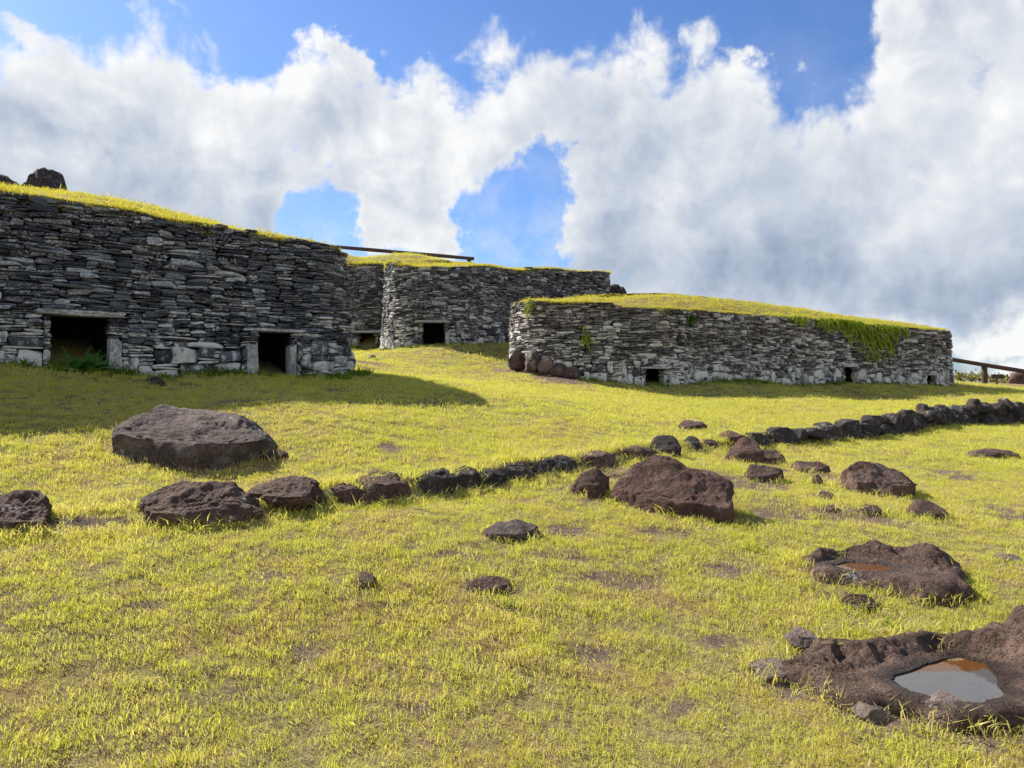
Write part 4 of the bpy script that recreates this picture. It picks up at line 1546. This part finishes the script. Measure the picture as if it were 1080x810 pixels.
# ------------------------------------------------------------------ log rail fences
def tube(a, b, r, n=10, seed=0):
    a, b = np.array(a, float), np.array(b, float)
    d = b - a
    L = np.linalg.norm(d)
    d /= L
    u = np.cross(d, [0, 0, 1.0] if abs(d[2]) < .9 else [1.0, 0, 0])
    u /= np.linalg.norm(u)
    v = np.cross(d, u)
    rings = max(3, int(L / .25))
    V, Fc = [], []
    for k in range(rings + 1):
        t = k / rings
        for j in range(n):
            an = 2 * math.pi * j / n
            rr = r * (1 + .07 * math.sin(3 * an + 5 * t + seed) + .05 * math.sin(17 * t + seed))
            V.append(a + d * L * t + (u * math.cos(an) + v * math.sin(an)) * rr)
    for k in range(rings):
        for j in range(n):
            j2 = (j + 1) % n
            Fc.append([k * n + j, k * n + j2, (k + 1) * n + j2, (k + 1) * n + j])
    Fc.append(list(range(n))[::-1])
    Fc.append([rings * n + j for j in range(n)])
    return V, Fc


def rail_fence(label, p0, p1, posts, r_rail, r_post):
    a, b = at(*p0), at(*p1)
    root = empty('rail_fence', (a[0], a[1], gz(a[0], a[1])))
    tag(root, label, 'fence', 'log rail fences')
    inv = Matrix.Translation(-root.location)
    V, Fc = tube(a, b, r_rail, seed=1)
    o = link_mesh('rail', make_mesh('rail', V, Fc, [M['wood']], smooth=True), root)
    o.matrix_parent_inverse = inv
    for k, t in enumerate(posts):
        q = a + (b - a) * t
        V, Fc = tube((q[0], q[1] + .0, gz(q[0], q[1]) - .3), (q[0], q[1], q[2] - r_rail * .6), r_post, seed=k)
        o = link_mesh('post', make_mesh('post', V, Fc, [M['wood']], smooth=True), root)
        o.matrix_parent_inverse = inv


rail_fence('brown log rail on short posts along the hilltop behind the middle house', (318, 257, 34.5), (500, 273, 35.5), [.05, .60, .97], .085, .10)
rail_fence('brown log rail on posts running off at the right edge beside the right house', (985, 376, 30.0), (1180, 408, 29.0), [.0, .28, .62, .95], .085, .11)

# small sign on a short post by the right fence
sg = at(1051, 407, 31.5)
root = empty('sign_board', (sg[0], sg[1], gz(sg[0], sg[1])))
tag(root, 'small dark sign board on a short post by the fence at the right edge', 'sign')
inv = Matrix.Translation(-root.location)
V, Fc = tube((sg[0], sg[1], root.location.z - .2), (sg[0], sg[1], EYE + (CY - 396) / F * 31.5), .045)
o = link_mesh('post', make_mesh('post', V, Fc, [M['wood']]), root)
o.matrix_parent_inverse = inv
V, Fc = cube_grid(3, 1, 2)
V = V * np.array([.27, .03, .09]) + np.array([sg[0], sg[1] - .06, EYE + (CY - 397) / F * 31.5])
o = link_mesh('panel', make_mesh('panel', V, Fc, [M['wood']]), root)
o.matrix_parent_inverse = inv


# ------------------------------------------------------------------ lawn grass
def scatter_zone(y0, y1, density, half=0.98, ymode='lin'):
    """random points of the lawn in a wedge wider than the view"""
    n = int(density * (y1 ** 2 - y0 ** 2) * half)
    r = np.sqrt(RNG.random(n) * (y1 ** 2 - y0 ** 2) + y0 ** 2)
    a = (RNG.random(n) * 2 - 1) * half
    return np.column_stack([a * r, r])


def keep_lawn(xy, soil_keep=.12, rocks=True):
    ok = np.ones(len(xy), bool)
    for dn in DENSE:
        ok &= ~inside(dn, xy)
    if rocks:
        for cx_, cy_, rx, ry in ROCK_FP:
            ok &= np.hypot((xy[:, 0] - cx_) / rx, (xy[:, 1] - cy_) / ry) > .86
        for poly in OUT_POLY:
            c = poly.mean(0)
            ok &= ~inside(c + (poly - c) * .95, xy)
    s = soil_mask(xy)
    ok &= RNG.random(len(xy)) > s * (1 - soil_keep)
    return xy[ok]


def lawn(name, protos, xy, smin, smax, mat, tilt=.2, grow=None):
    z = ground(xy)
    scl = RNG.uniform(smin, smax, len(xy)) * (1 + .35 * fbm(xy * 1.3 + 77, 3))
    if grow is not None:
        scl *= grow(xy)
    o = instancer(name, protos, np.column_stack([xy, z]), rots(len(xy), tilt), scl, mat)
    tag(o, kind='stuff')
    return o


xy = keep_lawn(scatter_zone(1.7, 9.0, 300, 1.15))
g1 = lawn('lawn_grass', TUFT, xy, .65, 1.35, M['grass'])
tag(g1, 'short yellow green lawn grass in the foreground', 'grass')
xy = keep_lawn(scatter_zone(1.7, 9.0, 95, 1.15), .6)
g0 = lawn('dead_grass', TUFT_DRY, xy, .7, 1.4, M['straw'], .3)
tag(g0, 'dry straw coloured grass stalks lying between the green blades of the lawn', 'dry grass')
xy = keep_lawn(scatter_zone(9.0, 16.0, 140, 1.05))
g2 = lawn('lawn_grass', TUFT_FAR, xy, .6, 1.1, M['grass'])
tag(g2, 'mown yellow green grass between the terrace edge and the houses', 'grass')
xy = keep_lawn(scatter_zone(16.0, 34.0, 45, .85))
g3 = lawn('lawn_grass', TUFT_FAR, xy, .8, 1.5, M['grass'])
tag(g3, 'grass on the far slope around and behind the houses', 'grass')

# greener, longer grass at the foot of walls, rocks and the terrace wall
WEED = tuft_protos(8, 16, 0.07, 0.12, 0.012, 9, 0.8)
wp = []


def along(pts, nor, i0, i1, n, off=(.02, .16)):
    i = RNG.integers(i0, i1, n) % len(pts)
    return pts[i] + nor[i] * RNG.uniform(off[0], off[1], n)[:, None]


def span(pts, pxa, pxb):
    """indices of a plan's front between two photo columns"""
    px = CX + F * pts[:, 0] / pts[:, 1]
    c = pts.mean(0)
    return np.nonzero((px > pxa) & (px < pxb) & (pts[:, 1] < np.interp(px, [pxa, pxb], [99, 99])))[0]


def front_pts(pts, nor, pxa, pxb, n, off=(.02, .16)):
    i = span(pts, pxa, pxb)
    i = i[(nor[i, 1] < .25)]
    if not len(i):
        return np.zeros((0, 2))
    i = RNG.choice(i, n)
    return pts[i] + nor[i] * RNG.uniform(off[0], off[1], n)[:, None]


wp.append(front_pts(n_pts, n_nor, -60, 372, 130))
wp.append(front_pts(n_pts, n_nor, 335, 372, 40, (.02, .3)))
wp.append(front_pts(n_pts, n_nor, 210, 260, 25))
wp.append(front_pts(r_pts, r_nor, 600, 1005, 200))
wp.append(front_pts(r_pts, r_nor, 755, 810, 60, (.02, .35)))
wp.append(front_pts(m_pts, m_nor, 405, 535, 90))
wp.append(front_pts(f_pts, f_nor, 365, 402, 40))
wp = np.vstack(wp)
o = instancer('weeds', WEED, np.column_stack([wp, ground(wp)]), rots(len(wp), .2), RNG.uniform(.4, 1.25, len(wp)), M['weed'])
tag(o, 'green weeds and long grass growing along the foot of the house walls', 'weeds', kind='stuff')

# longer blades against the rocks
lp = []
for cx_, cy_, rx, ry in ROCK_FP:
    n = int(20 * (rx + ry) / .4)
    a = RNG.random(n) * 6.283
    k = RNG.uniform(.96, 1.12, n)
    lp.append(np.column_stack([cx_ + rx * k * np.cos(a), cy_ + ry * k * np.sin(a)]))
for poly in OUT_POLY:
    q = np.vstack([poly, poly[:1]])
    for a, b in zip(q[:-1], q[1:]):
        n = int(np.hypot(*(b - a)) * 45)
        t = RNG.random((n, 1))
        lp.append(a + (b - a) * t + RNG.normal(0, .05, (n, 2)))
# along the terrace wall
seg_t = RNG.random(420)
si = RNG.integers(3, len(row_xy) - 1, 420)
rp = row_xy[si] + (row_xy[si + 1] - row_xy[si]) * seg_t[:, None]
lp.append(rp + np.column_stack([RNG.normal(.02, .05, 420), RNG.normal(-.18, .07, 420)]))
lp.append(rp + np.column_stack([RNG.normal(-.02, .05, 420), RNG.normal(.2, .07, 420)]))
si = RNG.integers(1, 6, 420)
rq = row_xy[si] + (row_xy[si + 1] - row_xy[si]) * RNG.random(420)[:, None]
lp.append(rq + np.column_stack([RNG.normal(-.03, .05, 420), RNG.normal(.24, .05, 420)]))
lp.append(rq + np.column_stack([RNG.normal(.02, .05, 420), RNG.normal(-.14, .05, 420)]))
lp = np.vstack(lp)
lp = lp[lp[:, 1] > 1.5]
RIMT = tuft_protos(8, 14, 0.05, 0.075, 0.005, 10, 0.9)
o = instancer('rim_grass', RIMT, np.column_stack([lp, ground(lp)]), rots(len(lp), .25), RNG.uniform(.5, 1.3, len(lp)), M['grass'])
tag(o, 'longer unmown grass blades around the rocks and along the low terrace wall', 'grass', kind='stuff')


# ------------------------------------------------------------------ boulders at the foot of the right house's lit end
for k, (px0, px1, yt, yb) in enumerate([(538, 556, 366, 390), (552, 572, 368, 391), (566, 582, 372, 393), (578, 596, 380, 396), (592, 610, 384, 398)]):
    ff = span(r_pts, (px0 + px1) / 2 - 3, (px0 + px1) / 2 + 3)
    ff = ff[r_nor[ff, 1] < .2]
    gi_ = int(ff[np.argmin(r_pts[ff, 1])])
    Y = float(r_pts[gi_, 1] + r_nor[gi_, 1] * .10)
    hw = (px1 - px0) / 2 / F * Y * 1.15
    x = float(r_pts[gi_, 0] + r_nor[gi_, 0] * .10)
    h = (yb - yt) / F * Y / 2
    z = EYE + (CY - (yt + yb) / 2) / F * Y
    q, Fc = rock_shape(4, (hw * .95, hw * .7, h * .92), 150 + k, 9, .12, boxy=.2, flat=0)
    b = link_mesh('foundation_boulder', make_mesh('foundation_boulder', q, Fc, [M[('rock_brown', 'rock_grey', 'rock_slab', 'rock_brown', 'rock_grey')[k]]], smooth=True), right)
    b.location = Vector((x, Y + .06, z - .05)) - right.location

# ------------------------------------------------------------------ single plants
def blades_mesh(spec):
    """spec: list of (base, direction, length, width, droop)"""
    V, Fc = [], []
    for b, d, L, wd, dr in spec:
        b, d = np.array(b, float), np.array(d, float)
        d = d / np.linalg.norm(d)
        s = np.cross(d, [0, 0, 1.0])
        if np.linalg.norm(s) < 1e-3:
            s = np.array([1.0, 0, 0])
        s /= np.linalg.norm(s)
        o = len(V)
        for k in range(4):
            t = k / 3
            p = b + d * L * t - np.array([0, 0, dr * L * t * t])
            ww = wd * (1 - .55 * t * t)
            if k < 3:
                V += [p - s * ww / 2, p + s * ww / 2]
            else:
                V.append(p)
        Fc += [[o, o + 1, o + 3, o + 2], [o + 2, o + 3, o + 5, o + 4], [o + 4, o + 5, o + 6]]
    return V, Fc


def plant(name, label, cat, loc, spec, mat, parent=None):
    V, Fc = blades_mesh(spec)
    o = link_mesh(name, make_mesh(name, V, Fc, [M[mat]]), parent, loc)
    if label:
        tag(o, label, cat)
    return o


rr = np.random.default_rng(5)
# fern in the near house's left door
dloc = hit(92, 391)
f = span(n_pts, 88, 96)
f = f[n_nor[f, 1] < -.3]
i = int(f[len(f) // 2])
base = n_pts[i] + n_nor[i] * .03
spec = []
for k in range(64):
    a = rr.random() * 6.283
    e = rr.uniform(.45, 1.35)
    L = rr.uniform(.24, .56)
    d = np.array([math.cos(a) * math.cos(e), math.sin(a) * math.cos(e), math.sin(e)])
    b0 = np.array([rr.normal(0, .10), rr.normal(0, .04), -.02])
    spec.append((b0, d, L, .012, .35))
    side = np.cross(d, [0, 0, 1])
    side /= np.linalg.norm(side)
    for t in np.linspace(.18, .95, 12):
        p = b0 + d * L * t - np.array([0, 0, .35 * L * t * t])
        for sg_ in (-1, 1):
            spec.append((p, d * .6 + side * sg_ - np.array([0, 0, .2]), 0.085 * (1.15 - t) + .018, .03, .3))
plant('fern', 'bright green fern growing in the left doorway of the nearest house', 'fern', (base[0], base[1], gz(*base)), spec, 'fern')


def wall_plant(name, label, cat, px, py, pts, nor, ztop, batter, n, spread, L, wd, mat, hang=.6, seed=1):
    rr = np.random.default_rng(seed)
    f = span(pts, px - 3, px + 3)
    f = f[nor[f, 1] < .3]
    i = f[np.argmin(pts[f, 1])]
    Y = pts[i, 1]
    z = EYE + (CY - py) / F * Y
    zb = gz(*pts[i])
    o = pts[i] + nor[i] * (.02 - batter * (z - zb))
    spec = []
    tn = np.array([-nor[i, 1], nor[i, 0], 0])
    nn_ = np.array([nor[i, 0], nor[i, 1], 0])
    for k in range(n):
        a, b = rr.normal(0, spread[0]), rr.normal(0, spread[1])
        d = nn_ * rr.uniform(.3, 1) + tn * rr.normal(0, .6) + np.array([0, 0, rr.normal(-hang * .5, .5)])
        spec.append((tn * a + np.array([0, 0, b]) + nn_ * (rr.uniform(-.04, .05) - batter * b), d, L * rr.uniform(.5, 1.3), wd * rr.uniform(.7, 1.3), hang))
    return plant(name, label, cat, (o[0], o[1], z), spec, mat)


wall_plant('wall_plant', 'small bright green plant growing from the wall left of the right house door', 'plant', 616, 357, r_pts, r_nor, r_top, .06, 60, (.05, .09), .10, .05, 'vine', seed=3)
wall_plant('wall_plant', 'small dark creeper hanging under the roof edge above the right house door', 'plant', 733, 335, r_pts, r_nor, r_top, .06, 70, (.05, .04), .10, .045, 'weed', seed=4)
wall_plant('wall_plant', 'yellow green tuft at the top left corner of the right house wall', 'plant', 552, 323, r_pts, r_nor, r_top, .06, 70, (.07, .10), .11, .03, 'vine', seed=8)

# creeper hanging over the right house wall, one body of many leaves
rr = np.random.default_rng(9)
spec = []
f = span(r_pts, 840, 960)
f = f[r_nor[f, 1] < .3]
i_mid = f[np.argmin(np.abs(CX + F * r_pts[f, 0] / r_pts[f, 1] - 905))]
org = np.array([r_pts[i_mid, 0], r_pts[i_mid, 1], r_top[i_mid]])
strands = []
for px, drop, n in [(868, .22, 70), (876, .38, 100), (886, .30, 90), (893, .34, 110), (900, .48, 150), (907, .75, 200), (914, .95, 240), (921, 1.0, 260), (928, .8, 220), (935, .95, 200), (942, .7, 150), (949, .45, 90), (957, .25, 50), (850, .12, 30), (838, .12, 30)]:
    g_ = f[np.argmin(np.abs(CX + F * r_pts[f, 0] / r_pts[f, 1] - px))]
    for k in range(n):
        t = rr.random() ** 1.7
        if rr.random() < .25 + .45 * t or math.sin(px * 1.7 + 9 * t) > .75:
            continue
        z = r_top[g_] + .06 - t * drop * 1.15
        side = rr.normal(0, .10 + .05 * t)
        zb_ = r_top[g_] - 1.9
        nn_ = np.array([r_nor[g_, 0], r_nor[g_, 1], 0])
        tn = np.array([-nn_[1], nn_[0], 0])
        p = np.array([r_pts[g_, 0], r_pts[g_, 1], 0]) + nn_ * (.02 + rr.uniform(0, .10) * (1 - .6 * t) - .06 * (z - zb_)) + tn * side + np.array([0, 0, z])
        d = nn_ * rr.uniform(.1, .9) + tn * rr.normal(0, .6) + np.array([0, 0, rr.normal(-.5, .5)])
        spec.append((p - org, d, rr.uniform(.08, .24), rr.uniform(.025, .055), .8))
plant('creeper', 'green leafy creeper hanging from the roof over the right house wall', 'creeper', tuple(org), spec, 'vine')

# straw tuft by the red boulder, green tuft by the outcrop
def tuft_at(name, label, cat, px, py, n, rad, L, wd, mat, seed, flat=.5):
    rr = np.random.default_rng(seed)
    c = hit(px, py)
    spec = []
    for k in range(n):
        a, r = rr.random() * 6.283, rad * math.sqrt(rr.random())
        e = rr.uniform(flat * .4, flat + .6)
        b = rr.random() * 6.283
        x, y = r * math.cos(a), r * math.sin(a)
        spec.append(((x, y, gz(c[0] + x, c[1] + y) - c[2]), (math.cos(b) * math.cos(e), math.sin(b) * math.cos(e), math.sin(e)), L * rr.uniform(.5, 1.3), wd, .5))
    return plant(name, label, cat, tuple(c), spec, mat)


tuft_at('straw_tuft', 'heap of dry straw coloured grass against the left end of the red boulder', 'dry grass', 636, 499, 1500, .22, .17, .004, 'straw', 1, .35)
tuft_at('grass_tuft', 'bright green spiky grass tuft at the back edge of the rain pool outcrop', 'grass tuft', 938, 664, 40, .05, .10, .006, 'weed', 2, .6)
tuft_at('grass_tuft', 'green grass tuft at the left side of the rain pool outcrop', 'grass tuft', 848, 722, 40, .04, .09, .006, 'weed', 3, .9)
tuft_at('grass_tuft', 'green spreading weed in the lawn in the centre foreground', 'grass tuft', 536, 640, 60, .07, .06, .009, 'weed', 4, .4)
tuft_at('straw_tuft', 'long dry grass clump at the bottom edge in front of the rain pool', 'dry grass', 985, 806, 220, .20, .09, .004, 'grass', 5, .7)

# scrub beyond the fence at the right
rr = np.random.default_rng(12)
spec = []
for cx_, wd_, yy, Y in [(1012, 20, 392, 40), (1030, 24, 391, 41), (1052, 22, 394, 42), (1072, 26, 393, 40), (1095, 30, 396, 41), (1125, 30, 397, 42), (1160, 34, 398, 41), (985, 24, 392, 43)]:
    c = at(cx_, yy, Y)
    hw = wd_ / F * Y
    zg = gz(c[0], c[1])
    hgt = max(.5, c[2] - zg)
    for k in range(420):
        v = rr.normal(size=3)
        v /= np.linalg.norm(v)
        rad = rr.uniform(.55, 1.0)
        p = np.array([c[0] + v[0] * hw * rad, c[1] + v[1] * hw * .8 * rad, zg + abs(v[2]) * hgt * rad * rr.uniform(.8, 1.1)])
        spec.append((p, v + rr.normal(0, .5, 3) + np.array([0, 0, .4]), rr.uniform(.10, .24), rr.uniform(.05, .1), .2))
V, Fc = blades_mesh(spec)
o = link_mesh('scrub', make_mesh('scrub', V, Fc, [M['scrub']]))
tag(o, 'dry yellowish scrub beyond the fence at the right edge', 'scrub', kind='stuff')
bx = at(1072, 400, 38.5)
rock_at('rock', 'brown rock among the scrub beyond the right fence', 1062, 1088, 392, 38.5, 'rock_brown', 180, hgt=.7, sub=4)
